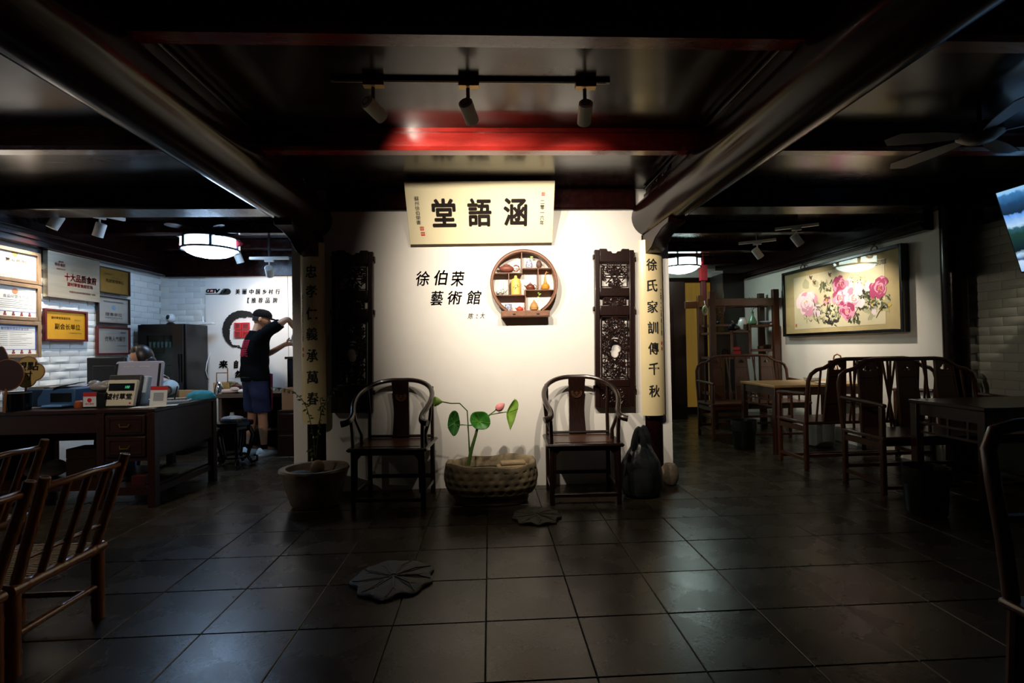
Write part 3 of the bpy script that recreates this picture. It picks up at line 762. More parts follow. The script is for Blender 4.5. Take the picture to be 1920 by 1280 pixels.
fs = [(i*nn+j, i*nn+(j+1) % nn, (i+1)*nn+(j+1) % nn, (i+1)*nn+j) for i in range(len(fine)-1) for j in range(nn)]
fs += [tuple(range(nn-1, -1, -1)), tuple((len(fine)-1)*nn+j for j in range(nn))]
b.add(vs, fs).build('bowl', STONE2, vat, smooth=50)
wt = MB(); wt.lathe([(.302, .235), (.302, .24)], n=40, sx=1, sy=.62); wt.build('water', M('dark_water', '#15120c', .08), vat)
tag(MB().bx(-.13, .13, -.05, .05, 0, .035).bx(-.10, .11, -.03, .07, .035, .06).build('stone_slab', M('pale_slab', '#9a8463', .8, var=(10, .3), bump=(30, .4)), loc=(.175, 4.02, .2415), rz=.12, bevel=.01),
    'broken tan stone slab lying in the lotus vat', 'stone')
lp = thing('lotus_plant', 'lotus with three green leaves and a pink bud growing in the stone vat', 'plant', (-.09, 4.0, .238))
def L_(px, py, y=4.0): return at(px, py, Y=y)-Vector((-.09, 4.0, .238))
def stem(pts, r, nm='stem', m=STEM): return MB().rod([L_(*p) for p in pts], r, 8).build(nm, m, lp)
stem([(878, 872), (884, 842), (892, 815), (896, 798)], [.016, .015, .012, .010])
stem([(880, 850), (878, 800), (876, 770), (862, 756, 3.96), (845, 756, 3.90), (830, 753, 3.86)], .005)
stem([(882, 860), (879, 820), (877, 797), (866, 796), (858, 797)], .0048)
stem([(885, 797), (878, 797)], .0045)
stem([(896, 800), (910, 782), (920, 776), (928, 770), (934, 762)], .0045)
stem([(905, 788), (920, 777), (936, 774), (950, 772)], .0045)
def leaf(outline, cx_, cy_, y, mat, dep, nm='leaf'):
    c = L_(cx_, cy_, y+dep); m = len(outline); b = MB(); vs = [c]; fs = []
    P = [L_(px, py, y+.012*math.sin(i*2.1)) for i, (px, py) in enumerate(outline)]
    mid = [(c+p)/2+Vector((0, dep*.25+.006*math.sin(i*3), 0)) for i, p in enumerate(P)]
    vs += mid+P
    for i in range(m):
        j = (i+1) % m; fs += [(0, 1+i, 1+j), (1+i, 1+m+i, 1+m+j, 1+j)]
    o = b.add(vs, fs).build(nm, mat, lp, smooth=80)
    s = o.modifiers.new('thick', 'SOLIDIFY'); s.thickness = .003
    sb = o.modifiers.new('sub', 'SUBSURF'); sb.levels = 1; sb.render_levels = 1
    v = MB()
    for i in range(0, m, 2): v.rod([c+Vector((0, -.004, 0)), mid[i]+Vector((0, -.004, 0)), P[i]*.95+c*.05+Vector((0, -.004, 0))], .0014, 4)
    v.build('veins', LEAF2, o)
leaf([(881, 781), (884, 773), (893, 770), (906, 770), (914, 773), (919, 782), (921, 793), (917, 802), (909, 806), (899, 806), (890, 804), (884, 797), (880, 789)], 899, 790, 3.97, LEAF, .03)
leaf([(854, 768), (860, 773), (862, 785), (864, 795), (861, 805), (857, 815), (850, 820), (845, 812), (838, 802), (839, 790), (842, 776), (848, 769)], 852, 793, 3.99, M('lotus_leaf_dark', '#2c6e2a', .5, var=(12, .2)), .025)
leaf([(966, 745), (973, 752), (973, 765), (968, 776), (966, 788), (960, 800), (957, 809), (954, 798), (950, 785), (948, 774), (955, 760), (961, 751)], 952, 773, 3.99, LEAF2, .03)
bud = MB(); P = L_(930, 769, 4.0); d = (L_(944, 758, 4.0)-P).normalized(); ax = d.to_track_quat('Z', 'Y').to_matrix().to_4x4(); ax.translation = P
bud.lathe([(.006, 0), (.026, .012), (.034, .034), (.028, .06), (.012, .082), (.002, .09)], n=14, M4=ax)
bud.build('bud', PINK, lp)
pod = MB(); P = L_(830, 753, 3.86); d = Vector((-1, -.5, .12)).normalized(); ax = d.to_track_quat('Z', 'Y').to_matrix().to_4x4(); ax.translation = P
pod.lathe([(.006, 0), (.012, .012), (.030, .038), (.040, .062), (.038, .070), (.005, .074)], n=14, M4=ax)
pod.build('seed_pod', LEAF2, lp)

# ------------------------------------------------------------------ stone pot with plant, left of the chair
pot = thing('stone_pot', 'rough tapered stone pot standing by the left column', 'planter', (-1.44, 4.0, 0))
b = MB(); b.lathe([(.165, 0), (.185, .02), (.225, .14), (.262, .27), (.275, .295), (.268, .31), (.225, .308), (.21, .26), (.20, .20)], n=44,
                  fn=lambda i, a: 1+.018*math.sin(3*a+i)+.012*math.sin(7*a+i*1.7), sy=.85)
b.build('bowl', STONE, pot); MB().lathe([(.222, .235), (.15, .25), (.02, .257)], n=24, sy=.85).build('soil', SOIL, pot)
tag(MB().ball((0, 0, .055), (.055, .05, .062), 16).build('egg_stone', M('egg_stone', '#7c6440', .7, var=(10, .25)), loc=(-1.415, 3.99, .252)), 'upright egg shaped brown stone in the rough pot', 'stone')
tag(MB().ball((0, 0, .028), (.11, .06, .034), 16).build('flat_stone', STONED, loc=(-1.52, 3.90, .246)), 'low dark rounded stone at the front of the rough pot', 'stone')
pl = thing('sprig_plant', 'thin leafy sprig growing from the rough stone pot', 'plant', (-1.48, 4.06, .255))
def lp2(px, py, y=4.04): return at(px, py, Y=y)-Vector((-1.48, 4.06, .255))
stems = [[(590, 858), (588, 820), (581, 786), (575, 764), (566, 748), (548, 733), (532, 728), (505, 725)], [(592, 858), (596, 820), (600, 788), (602, 762), (600, 745)], [(596, 800), (604, 768), (612, 750), (622, 738), (632, 725)], [(585, 858), (583, 845), (586, 835)]]
rn = random.Random(3)
for st in stems:
    pts = [lp2(*p, 4.04-.02*i) for i, p in enumerate(st)]
    MB().rod(pts, [.004-.0025*i/len(pts) for i in range(len(pts))], 5).build('stem', TWIG, pl)
    lv = MB()
    for i in range(len(pts)-1):
        for q in range(5):
            p = pts[i].lerp(pts[i+1], q/5+.1); 
            if i == 0 and len(pts) > 3: continue
            a = rn.uniform(-1, 1); d = Vector((rn.uniform(-1, 1), rn.uniform(-.6, .4), rn.uniform(-1, .4))).normalized(); l = rn.uniform(.022, .045)
            sdv = d.cross(Vector((0, 1, .3))).normalized()*l*.22
            lv.add([p, p+d*l*.5+sdv, p+d*l, p+d*l*.5-sdv], [(0, 1, 2, 3)])
    if lv.v:
        o = lv.build('leaves', SMALLLEAF, pl); o['kind'] = 'stuff'

# ------------------------------------------------------------------ black bag, low dark box, leaf shaped stones
bagt = thing('plastic_bag', 'full black plastic carrier bag on the floor beside the right armchair', 'bag', (1.245, 3.965, 0))
prof = [(.10, .0), (.145, .015), (.17, .08), (.172, .18), (.155, .28), (.115, .36), (.085, .41), (.06, .44)]
fp = []
for i in range(len(prof)-1):
    for q in range(3): u = q/3; fp.append((prof[i][0]+(prof[i+1][0]-prof[i][0])*u, prof[i][1]+(prof[i+1][1]-prof[i][1])*u))
fp.append(prof[-1])
MB().lathe(fp, n=72, sy=.72, fn=lambda i, a: 1+.02*math.sin(9*a+.15*i)+.045*max(0, i/21)**2*math.sin(14*a+.1*i)+.025*math.sin(5*a-.5*i)).build('body', BAG, bagt, smooth=70)
for sx in (-1, 1):
    MB().rod([(sx*.03+.09*(u-.5)*1.0, -.02+.03*sx, .40+.17*math.sin(u*PI)**.7) for u in [i/12 for i in range(13)]], [.03-.012*math.sin(PI*i/12) for i in range(13)], 8, flat=.35).build('handle', BAG, bagt)
tag(MB().bx(-.035, .035, -.05, .05, 0, .30).bx(-.045, .045, -.06, .06, .30, .325).build('dark_box', DWOOD, loc=(1.30, 4.24, 0), bevel=.006), 'small dark wooden stand behind the black plastic bag', 'stand')

def leaf_stone(loc, r, rz, label, sq=1.0):
    t = thing('leaf_stepping_stone', label, 'stone', loc, rz, 'leaf shaped stones on the floor')
    n = 96; b = MB(); vs = []; rings = [(0, .022), (.3, .022), (.6, .021), (.85, .020), (.97, .017), (1.0, .010), (.985, 0)]
    def edge(a): return r*(1+.055*math.cos(9*a)+.03*math.sin(5*a+.6)+.02*math.cos(3*a))
    for f, z in rings:
        for j in range(n):
            a = 2*PI*j/n; rr = edge(a)*(f if f else .01)
            vs.append((rr*math.cos(a), rr*math.sin(a)*sq, z-.003*(f*math.cos(9*a) if .2 < f < .99 else 0)))
    fs = [(i*n+j, (i+1)*n+j, (i+1)*n+(j+1) % n, i*n+(j+1) % n) for i in range(len(rings)-1) for j in range(n)]+[tuple(range(n))]
    b.add(vs, fs).build('slab', STONED, t, smooth=50)
    v = MB()
    for k in range(9):
        a = 2*PI*k/9+.2
        m_ = edge(a)*.62; p0 = (.015*math.cos(a), .015*math.sin(a)*sq, .023); p1 = (m_*math.cos(a), m_*math.sin(a)*sq, .0225)
        v.rod([p0, p1], [.006, .004], 5)
        for s in (-.17, .17): e = edge(a+s)*.93; v.rod([p1, (e*math.cos(a+s), e*math.sin(a+s)*sq, .019)], [.004, .0025], 5)
        for s in (-.09, .09): e = edge(a+s)*.9; v.rod([(edge(a)*.3*math.cos(a+s*2), edge(a)*.3*math.sin(a+s*2)*sq, .0225), (e*math.cos(a+s*1.6), e*math.sin(a+s*1.6)*sq, .019)], [.002, .002], 4)
    v.build('veins', M('stone_vein', '#55524a', .8), t)
    return t
leaf_stone((-.545, 2.66, .0), .215, .5, 'larger dark lotus leaf shaped stone lying nearer on the floor')
leaf_stone((.325, 3.55, .0), .182, 1.2, 'smaller dark lotus leaf shaped stone in front of the right armchair', .98)

# ------------------------------------------------------------------ track spotlights over the wall
tr = thing('track_light', 'dark ceiling track with three grey spotlight heads above the signboard', 'track light', (0, 2.57, 0))
TL_, TR_ = at(620, 158, Y=2.57), at(1143, 163, Y=2.57)
MB().bx(TL_.x, TR_.x, -.011, .011, 2.682, ZC).build('rail', BLACKP, tr)
MB().bx(TL_.x+.02, TR_.x-.02, -.004, .004, 2.679, 2.684).build('conductor_strip', M('track_strip', '#6a6048', .35, metal=.6), tr)
for (px, py), tgt in (((700, 203), (.52, WY, 1.90)), ((878, 207), (.44, WY, 1.72)), ((1097, 209), (.70, WY, 1.62))):
    p = at(px, py, Y=2.57); d = (Vector(tgt)-p).normalized(); p.y = 0
    MB().bx(p.x-.05, p.x+.06, -.02, .02, 2.655, 2.682).build('adapter', BRASSY, tr)
    MB().rod([(p.x, 0, 2.65), (p.x, 0, p.z+.03)], .010, 8).build('arm', BRASSY, tr)
    q = d.to_track_quat('Z', 'Y').to_matrix().to_4x4(); q.translation = p-d*.055
    h = MB(); h.lathe([(.030, 0), (.038, .006), (.038, .125), (.034, .125), (.030, .10), (.001, .095)], n=22, M4=q); hd = h.build('lamp_head', GREYH, tr)
    g = MB()
    for k in range(10): a = 2*PI*k/10; g.ball(tuple(q @ Vector((.021*math.cos(a), .021*math.sin(a), -.001))), .004, 6)
    g.build('vent', BLACKP, hd)
    e = MB(); e.lathe([(.026, .098), (.001, .099)], n=16, M4=q, cap=False); e.build('lens', M('warm_lens', '#fff0d8', .5, emit=6), hd)
    spot_light(p+Vector((0, 2.57, 0))+d*.075, tgt, SPOT_W, WARM, 104 if px < 800 else 90, 1.0, .02)

# ================================================================== LEFT ROOM
# framed plaques on the left wall (local x runs along +Y, front faces +X)
def plaque(name, label, cat, y0, y1, z0, z1, frame, panel, fw=.02, dep=.03, glass=False, off=.0):
    t = thing(name, label, cat, (XL+.012+off, (y0+y1)/2, (z0+z1)/2), PI/2)
    w, h = y1-y0, z1-z0
    MB().bx(-w/2+fw*.5, w/2-fw*.5, -.012 if fw else -dep, 0, -h/2+fw*.5, h/2-fw*.5).build('panel', panel, t)
    if fw:
        for a in ((-w/2, -w/2+fw, -h/2, h/2), (w/2-fw, w/2, -h/2, h/2), (-w/2+fw, w/2-fw, -h/2, -h/2+fw), (-w/2+fw, w/2-fw, h/2-fw, h/2)):
            MB().bx(a[0], a[1], -dep, .0, a[2], a[3]).build('frame_bar', frame, t, bevel=.003)
    if glass: MB().bx(-w/2+fw, w/2-fw, -.018, -.016, -h/2+fw, h/2-fw).build('pane', GLASS, t)
    return t, w, h
def disc(x, y, z, r, n=24):
    return MB().prism([(x+r*math.cos(2*PI*i/n), z+r*math.sin(2*PI*i/n)) for i in range(n)], .002, M4=Matrix.Translation((0, y-.0015, 0)))
def rule(t, x0, x1, z0, z1, mat, nm='printed_rule', d=-.0132): return MB().bx(x0, x1, d, -.012, z0, z1).build(nm, mat, t)
C1 = [(4.30, 4.885, 1.945, 2.255), (4.30, 4.885, 1.592, 1.938), (4.30, 4.885, 1.242, 1.585)]
GOLDINK = M('gold_ink', '#b58a3a', .6)
t, w, h = plaque('framed_licence', 'tan framed business licence with a round gold emblem topmost at the left edge', 'certificate', *C1[0], FRAMEO, PAPERW, .034)
disc(.05, -.012, .105, .028).build('emblem', GOLDINK, t)
txt('营业执照', .20, .032, GOLDINK, t, (.06, -.012, .045), off=.02); txt('副本', .05, .022, GOLDINK, t, (.20, -.012, .040))
for k in range(4): rule(t, -.22, .20-.05*(k % 2), -.02-.024*k, -.018-.024*k, PRINTK)
for a in ((-.245, .245, .118, .121), (-.245, .245, -.108, -.105), (.242, .245, -.108, .118)): rule(t, *a, GOLDINK)
t, w, h = plaque('framed_licence', 'tan framed white permit with an orange round emblem in the middle of the left stack', 'certificate', *C1[1], FRAMEO, PAPERW, .034)
disc(.05, -.012, .095, .027).build('emblem', M('orange_ink', '#d98a5c', .6), t)
txt('食品经营许可证', .24, .030, PRINTK, t, (.06, -.012, .045))
for k in range(5): rule(t, -.2, .22-.1*(k % 2), .012-.018*k, .0135-.018*k, PRINTK)
def faces_row(t):
    rule(t, -.255, .255, -.094, -.091, PAPERB)
    for k in range(6):
        x = -.2+.078*k; b = disc(x, -.012, -.107, .010, 10)
        b.bx(x-.014, x+.014, -.0135, -.012, -.132, -.118); b.build('portrait', M('portrait_red', '#8a3a3a', .7), t)
faces_row(t)
t, w, h = plaque('framed_licence', 'tan framed blue bordered notice sheet lowest of the left stack', 'certificate', *C1[2], FRAMEO, PAPERW, .034)
txt('餐饮服务食品安全公示', .26, .026, PAPERB, t, (.05, -.012, .098))
for k in range(8): rule(t, -.23, -.02, .065-.017*k, .0663-.017*k, PRINTK); rule(t, .0, .21-.05*(k % 3), .065-.017*k, .0663-.017*k, PRINTK)
rule(t, -.255, .255, .122, .132, PAPERB); rule(t, .245, .255, -.10, .13, PAPERB); faces_row(t)

t, w, h = plaque('steel_plaque', 'large brushed steel plaque with red lettering high on the brick wall', 'plaque', 4.935, 5.565, 1.842, 2.30, None, STEEL, 0, .045)
MB().bx(-w/2-.0, w/2, -.047, -.045, -h/2, h/2).build('face', STEEL, t)
def stx(s, w_, h_, x, z, m=REDL, off=.01): txt(s, w_, h_, m, t, (x, -.0475, z), off=off)
stx('十大品质食府', .40, .085, .07, -.005, off=.03); stx('望村草堂食府农场', .32, .040, .06, -.078, off=.03); stx('中国农业旅游发展联盟推广单位', .33, .022, .09, -.155)
stx('推荐', .06, .022, -.17, .135, off=.01); stx('特色食府', .12, .035, -.18, .105, off=.02); stx('美丽乡村', .10, .014, -.17, .062)
t, w, h = plaque('gold_plaque', 'gold plaque in a dark red frame below the large steel plaque', 'plaque', 4.925, 5.43, 1.402, 1.725, FRAMER, GOLDP, .022)
txt('望村草堂家庭农场', .22, .026, BROWNINK, t, (-.06, -.012, .075), off=.01); txt('副会长单位', .30, .062, FRAMER, t, (.02, -.012, -.01), off=.012)
txt('美丽乡村', .08, .02, M('faint_green', '#6a7a3a', .6), t, (.14, -.012, .062)); txt('江苏省家庭农场协会', .16, .014, BROWNINK, t, (.11, -.012, -.075))
t, w, h = plaque('brass_plaque', 'dark brass plaque topmost in the right column of plaques', 'plaque', 5.585, 6.055, 1.96, 2.262, FRAMEB, BRASSP, .014)
txt('旅游特色村', .13, .022, FRAMEB, t, (-.08, -.012, .075)); txt('先进管理单位', .27, .042, FRAMEB, t, (.01, -.012, -.0), off=.008); txt('市农村经济工作', .16, .016, FRAMEB, t, (.04, -.012, .04))
t, w, h = plaque('silver_plaque', 'pale silver plaque with a round blue emblem in the middle of the right column', 'plaque', 5.57, 6.05, 1.612, 1.925, FRAMEB, SILVP, .016)
txt('市休闲农业与乡村旅游协会', .30, .024, FRAMEB, t, (.0, -.012, .10), off=.006); txt('理事单位', .25, .042, FRAMER, t, (.0, -.012, -.045), off=.008); txt('中国休闲农业协会', .26, .018, FRAMEB, t, (0, -.012, -.085)); txt('二零一八年', .10, .012, FRAMEB, t, (0, -.012, -.108))
disc(0, -.012, .035, .028).build('emblem', M('emblem_blue', '#7fa3b5', .5), t)
for a in ((-.215, .215, .128, .130), (-.215, .215, -.130, -.128), (-.215, -.213, -.13, .13), (.213, .215, -.13, .13)): rule(t, *a, FRAMEB)
t, w, h = plaque('silver_plaque', 'grey plaque with dark red script lowest in the right column behind the black monitor', 'plaque', 5.555, 6.05, 1.258, 1.58, FRAMER, SILVP, .018)
txt('优秀人气餐厅', .31, .055, FRAMER, t, (.03, -.012, .02), off=.006); txt('望村草堂', .08, .018, FRAMEB, t, (.15, -.012, .095)); txt('大众点评评选委员会', .16, .015, FRAMEB, t, (.13, -.012, -.06)); rule(t, -.2, .2, .08, .081, PRINTK); rule(t, -.2, .2, -.105, -.104, PRINTK)

# white sign panel on the left back wall
pz0, pz1 = .7, 2.34
pn = thing('sign_panel', 'white painted panel with ink ring and raised lettering on the back wall', 'sign', (0, 6.66, 0))
px0, px1 = at(386, 560, Y=6.64).x, -1.66
MB().bx(px0, px1, -.03, 0, pz0, pz1-.06).build('panel', M('sign_white', '#e6e2dc', .6), pn)
MB().bx(at(541, 560, Y=6.64).x-.006, at(541, 560, Y=6.64).x, -.032, -.03, pz0, pz1-.06).build('seam', PRINTK, pn)
def bw(px, py): p = at(px, py, Y=6.63); return p.x, p.z
def btx(s, x0, y0, x1, y1, m=INK, off=.01, sh=0., th=.012, par=None):
    a, b = bw(x0, y1), bw(x1, y0); return txt(s, b[0]-a[0], b[1]-a[1], m, par or pn, ((a[0]+b[0])/2, -.03, (a[1]+b[1])/2), off=off, shear=sh, thick=th)
for c_, x0, x1, m in (('C', 387, 394.5, INK), ('C', 392.5, 400, REDL), ('T', 399, 405.5, INK), ('V', 404.5, 413, INK)): btx(c_, x0, 541.5, x1, 549, m, .045, .25)
a, b_ = bw(386, 552), bw(413, 550.5); MB().bx(a[0], b_[0], -.042, -.03, a[1], b_[1]).build('underline', INK, pn)
a, b_ = bw(411, 552.3), bw(433, 541); r = (b_[1]-a[1])/2; zc = (a[1]+b_[1])/2
pil = [(a[0], a[1]), (b_[0]-r, a[1])]+[(b_[0]-r+r*math.sin(u), zc-r*math.cos(u)) for u in [PI*i/10 for i in range(1, 10)]]+[(b_[0]-r, b_[1]), (a[0]+.06, b_[1])]
MB().prism(pil, .014, M4=Matrix.Translation((0, -.044, 0))).build('logo_pill', INK, pn)
a, b_ = bw(418, 550.6), bw(427, 542); txt('7', b_[0]-a[0], b_[1]-a[1], M('sign_white', '#e6e2dc'), pn, ((a[0]+b_[0])/2, -.045, (a[1]+b_[1])/2), off=.03)
for c_, xx in zip('美丽中国乡村行', (446, 459, 472, 484, 496, 508, 521)): btx(c_, xx-4, 542, xx+4, 551.5, INK, .004, .1)
for c_, xx in zip('【推荐品牌', (466, 476, 489, 502, 516)): btx(c_, xx-(2 if c_ == '【' else 4.2), 558, xx+(2 if c_ == '【' else 4.2), 568, INK, .002, .1)
# ink ring
rc = bw(455, 618); rr = bw(455, 618)[1]-bw(455, 652)[1]; b = MB(); rn = random.Random(11)
N = 60; vs = []
for i in range(N+1):
    u = i/N; a = math.radians(40)+u*math.radians(205); wd = rr*(.12+.26*min(1, u*5))*(1 if u < .72 else .12+.88*(1-u)/.28)
    r1 = rr*1.06+rn.uniform(-.004, .004); r0 = r1-wd+rn.uniform(-.006, .006)
    for rad in (r1, r0): vs += [(rc[0]+rad*math.cos(a), -.046, rc[1]+rad*math.sin(a)), (rc[0]+rad*math.cos(a), -.03, rc[1]+rad*math.sin(a))]
fs = []
for i in range(N):
    p, q = i*4, (i+1)*4; fs += [(p, p+2, q+2, q), (p, q, q+1, p+1), (p+2, p+3, q+3, q+2)]
b.add(vs, fs)
for k in range(26):
    u = rn.random()**.7; a = math.radians(238)+u*math.radians(58); rad = rr*(1.0+rn.uniform(-.10, .05)); s_ = rn.uniform(.006, .022)*(1.1-u)
    b.ball((rc[0]+rad*math.cos(a), -.034, rc[1]+rad*math.sin(a)), (s_*1.6, .006, s_), 8)
b.build('ink_ring', INK, pn)
for c_, x0, y0 in (('草', 441, 605), ('望', 455.5, 604.5), ('堂', 441, 619.5), ('村', 455.5, 619.5)):
    a, b_ = bw(x0, y0+13), bw(x0+13, y0); tl = MB().bx(a[0], b_[0], -.058, -.03, a[1], b_[1]).build('seal_tile', RED, pn)
    txt(c_, (b_[0]-a[0])*.72, (b_[1]-a[1])*.72, M('sign_white', '#e6e2dc'), tl, ((a[0]+b_[0])/2, -.0585, (a[1]+b_[1])/2), 'seal_character', off=.01)
for c_, x0, y0, x1, y1 in (('来', 411, 675, 427, 690), ('自', 439, 675, 447, 690), ('然', 441, 694, 456, 708)): btx(c_, x0, y0, x1, y1, INK, .03, .1)

# dark cabinet fridge in the corner
fr = thing('display_fridge', 'tall dark cabinet fridge with a glass door in the left room corner', 'fridge', (0, 0, 0))
fx0, fx1, fy0, fy1, fz1 = -4.31, -3.76, 6.10, 6.60, 1.625
MB().bx(fx0, fx1, fy0+.04, fy1, .06, fz1).build('body', M('fridge_body', '#0d0c0d', .35), fr, bevel=.008)
d = MB(); d.ringplate(rect_loop(fx0, fx1-.02, .1, fz1-.01, 32), rect_loop(fx0+.10, fx1-.14, .62, fz1-.14, 32), fy0, fy0+.035); d.build('door', M('fridge_door', '#090809', .3), fr)
MB().bx(fx0+.09, fx1-.13, fy0+.012, fy0+.018, .60, fz1-.13).build('pane', BOTTLEG, fr)
MB().bx(fx0+.1, fx1-.14, fy0+.037, fy0+.040, .62, fz1-.14).build('lining', M('fridge_lining', '#1a2022', .5), fr)
for z in (.85, 1.12, 1.32): MB().bx(fx0+.1, fx1-.14, fy0+.02, fy0+.05, z, z+.012).build('shelf', M('fridge_shelf', '#2b3436', .4), fr)
MB().rod([(fx1-.05, fy0-.03, .9), (fx1-.05, fy0-.03, 1.25)], .012, 8).build('handle', BLACKG, fr)
for k in range(7):
    x = fx0+.13+.048*k
    tag(MB().lathe([(.016, 0), (.018, .06), (.018, .07)], n=10).build('glass_cup', M('cup_glass', '#46585a', .2), loc=(x, fy0+.028, 1.333)), ('leftmost', 'second', 'third', 'middle', 'fifth', 'sixth', 'rightmost')[k]+' pale glass cup counted from the left on the upper fridge shelf', 'cup', 'cups on the upper fridge shelf')
cm = thing('security_camera', 'small white round camera with a black face on top of the dark fridge', 'camera', (at(320, 598, Y=6.35).x, 6.35, fz1))
MB().lathe([(.045, 0), (.048, .015), (.03, .03)], n=18).build('base', BLACKP, cm)
MB().ball((0, 0, .085), (.055, .055, .06), 16).build('head', WHITEP, cm); MB().ball((-.005, -.042, .095), (.026, .018, .032), 12).build('lens', BLACKG, cm)
rt = thing('router_box', 'small white box with an antenna on the right end of the fridge top', 'router', (at(388, 604, Y=6.42).x, 6.42, fz1))
MB().bx(-.09, .09, -.04, .04, 0, .03).build('body', WHITEP, rt, bevel=.006); MB().rod([(-.05, 0, .03), (-.055, 0, .11)], [.014, .008], 8).build('antenna', WHITEP, rt)
cd = [(398, 606), (396, 625), (397, 645), (393, 665), (388, 680), (386, 695), (389, 706), (392, 712)]
tag(MB().rod([at(x, y, X=fx1+.006) for x, y in cd], .006, 6).build('power_cord', WHITEP), 'white cord hanging down the side of the dark fridge', 'cord')

# counter under the sign panel
ct = thing('side_counter', 'brown wooden side counter with an open shelf under the white sign panel', 'counter', (0, 0, 0))
CZ = .735; cx0, cx1 = at(405, 735, Y=6.2).x, -1.75
MB().bx(cx0, cx1, 6.2, 6.61, CZ-.05, CZ).build('top', M('counter_wood', '#5a4636', .5, var=(8, .2), stretch=(1, 6, 6)), ct, bevel=.004)
for x in (cx0+.03, -2.85, -2.2, cx1-.03): MB().bx(x-.02, x+.02, 6.23, 6.59, 0, CZ-.05).build('upright', M('counter_wood', ''), ct)
MB().bx(cx0, cx1, 6.23, 6.59, .26, .29).build('shelf', M('counter_wood', ''), ct)
MB().bx(cx0, cx1, 6.58, 6.60, .0, CZ-.05).build('back_panel', DWOOD, ct)
bk = thing('wicker_basket', 'tan woven basket with a raised handle on the side counter', 'basket', (at(421, 720, Y=6.42).x, 6.42, CZ))
b = MB(); w_, d_, h_ = .095, .07, .14
for k in range(8): b.rod([(-w_, -d_, .012+.017*k), (w_, -d_, .012+.017*k), (w_, d_, .012+.017*k), (-w_, d_, .012+.017*k)], .006, 5, closed=True)
b.build('weave', CANE, bk); b = MB()
for k in range(9): x = -w_+2*w_*k/8; b.bar((x, -d_-.004, 0), (x, -d_-.004, h_), .008); b.bar((x, d_+.004, 0), (x, d_+.004, h_), .008)
b.bx(-w_, w_, -d_, d_, 0, .008).build('ribs', CANE, bk)
MB().rod([(-.10, 0, .13), (-.10, 0, .26), (.04, 0, .26), (.04, 0, .32), (.04, 0, .13)], .007, 6).build('handle', BAMBOO, bk)
tag(MB().lathe([(.050, 0), (.052, .05), (.045, .10), (.028, .14), (.012, .16), (.001, .162)], n=20).build('steel_dome', M('chrome', '#cfd2d4', .12, metal=1), loc=(at(410, 720, Y=6.25).x, 6.26, CZ)), 'shiny chrome dome cover beside the wicker basket', 'cover')
cl = MB(); cl.ball((0, 0, .03), (.13, .05, .03), 14).ball((.08, .01, .05), (.06, .05, .035), 12).ball((-.09, -.02, .012), (.05, .04, .014), 10); 
tag(cl.build('folded_towel', M('pink_towel', '#cfae9c', .9, bump=(30, .4)), loc=(at(424, 728, Y=6.24).x, 6.27, CZ)), 'crumpled pale towel on the counter edge by the basket', 'towel')
tag(MB().lathe([(.035, 0), (.04, .01), (.04, .12), (.03, .135), (.032, .15)], n=16).build('glass_jar', BOTTLEG, loc=(at(430, 720, Y=6.4).x, 6.4, CZ)), 'clear glass jar on the counter right of the basket', 'jar')
tag(MB().lathe([(.05, 0), (.066, .03), (.062, .09), (.04, .11), (.02, .12), (.012, .135)], n=18).build('clay_pot', M('maroon_clay', '#4a1c14', .3), loc=(at(444, 725, Y=6.36).x, 6.36, CZ)), 'dark maroon lidded clay pot on the side counter', 'pot')
tag(MB().ball((0, 0, .028), (.085, .05, .028), 12).ball((.03, -.01, .05), (.04, .035, .022), 10).build('paper_towel', PAPERW, loc=(at(456, 730, Y=6.28).x, 6.3, CZ)), 'crumpled white paper on the counter beside the man', 'paper')
bt = thing('sauce_bottle', 'white bottle with a yellow label on the lower counter shelf', 'bottle', (at(433, 770, Y=6.3).x, 6.33, .29))
MB().lathe([(.048, 0), (.05, .01), (.05, .14), (.03, .165), (.026, .18), (.026, .20)], n=18).build('body', M('blue_white_plastic', '#c6d9e0', .4), bt); MB().lathe([(.0515, .05), (.0515, .12)], n=18, cap=False).build('label', M('yellow_label', '#c9b42a', .5), bt)
tag(MB().lathe([(.05, 0), (.052, .08), (.03, .10), (.028, .12)], n=16).build('detergent_bottle', M('pale_blue_plastic', '#7f9fd0', .4), loc=(at(455, 770, Y=6.32).x, 6.36, .29)), 'pale blue squat bottle on the lower shelf behind the man', 'bottle')
# appliance and box to the right of the man
ap = thing('water_boiler', 'dark appliance with a blue side panel on the counter behind the white wall edge', 'appliance', (0, 0, 0))
MB().bx(-2.58, -2.02, 6.24, 6.56, CZ, 1.16).build('body', BLACKG, ap, bevel=.01); MB().bx(-2.46, -2.25, 6.228, 6.24, .80, 1.06).build('panel', M('blue_film', '#1f5fa8', .35), ap); MB().bx(-2.60, -2.0, 6.22, 6.58, 1.16, 1.19).build('lid', BLACKP, ap)
tag(MB().bx(0, .38, 0, .25, 0, .26).build('cardboard_box', M('cardboard', '#8a6848', .85), loc=(-2.52, 5.93, .55), bevel=.004), 'brown cardboard box on the dark crate right of the man', 'box')
tag(MB().bx(0, .5, 0, .3, 0, .55).bx(.02, .48, -.004, 0, .04, .25).bx(.02, .48, -.004, 0, .3, .51).build('dark_crate', DWOOD, loc=(-2.56, 5.90, 0), bevel=.006), 'dark wooden crate on the floor right of the man', 'crate')

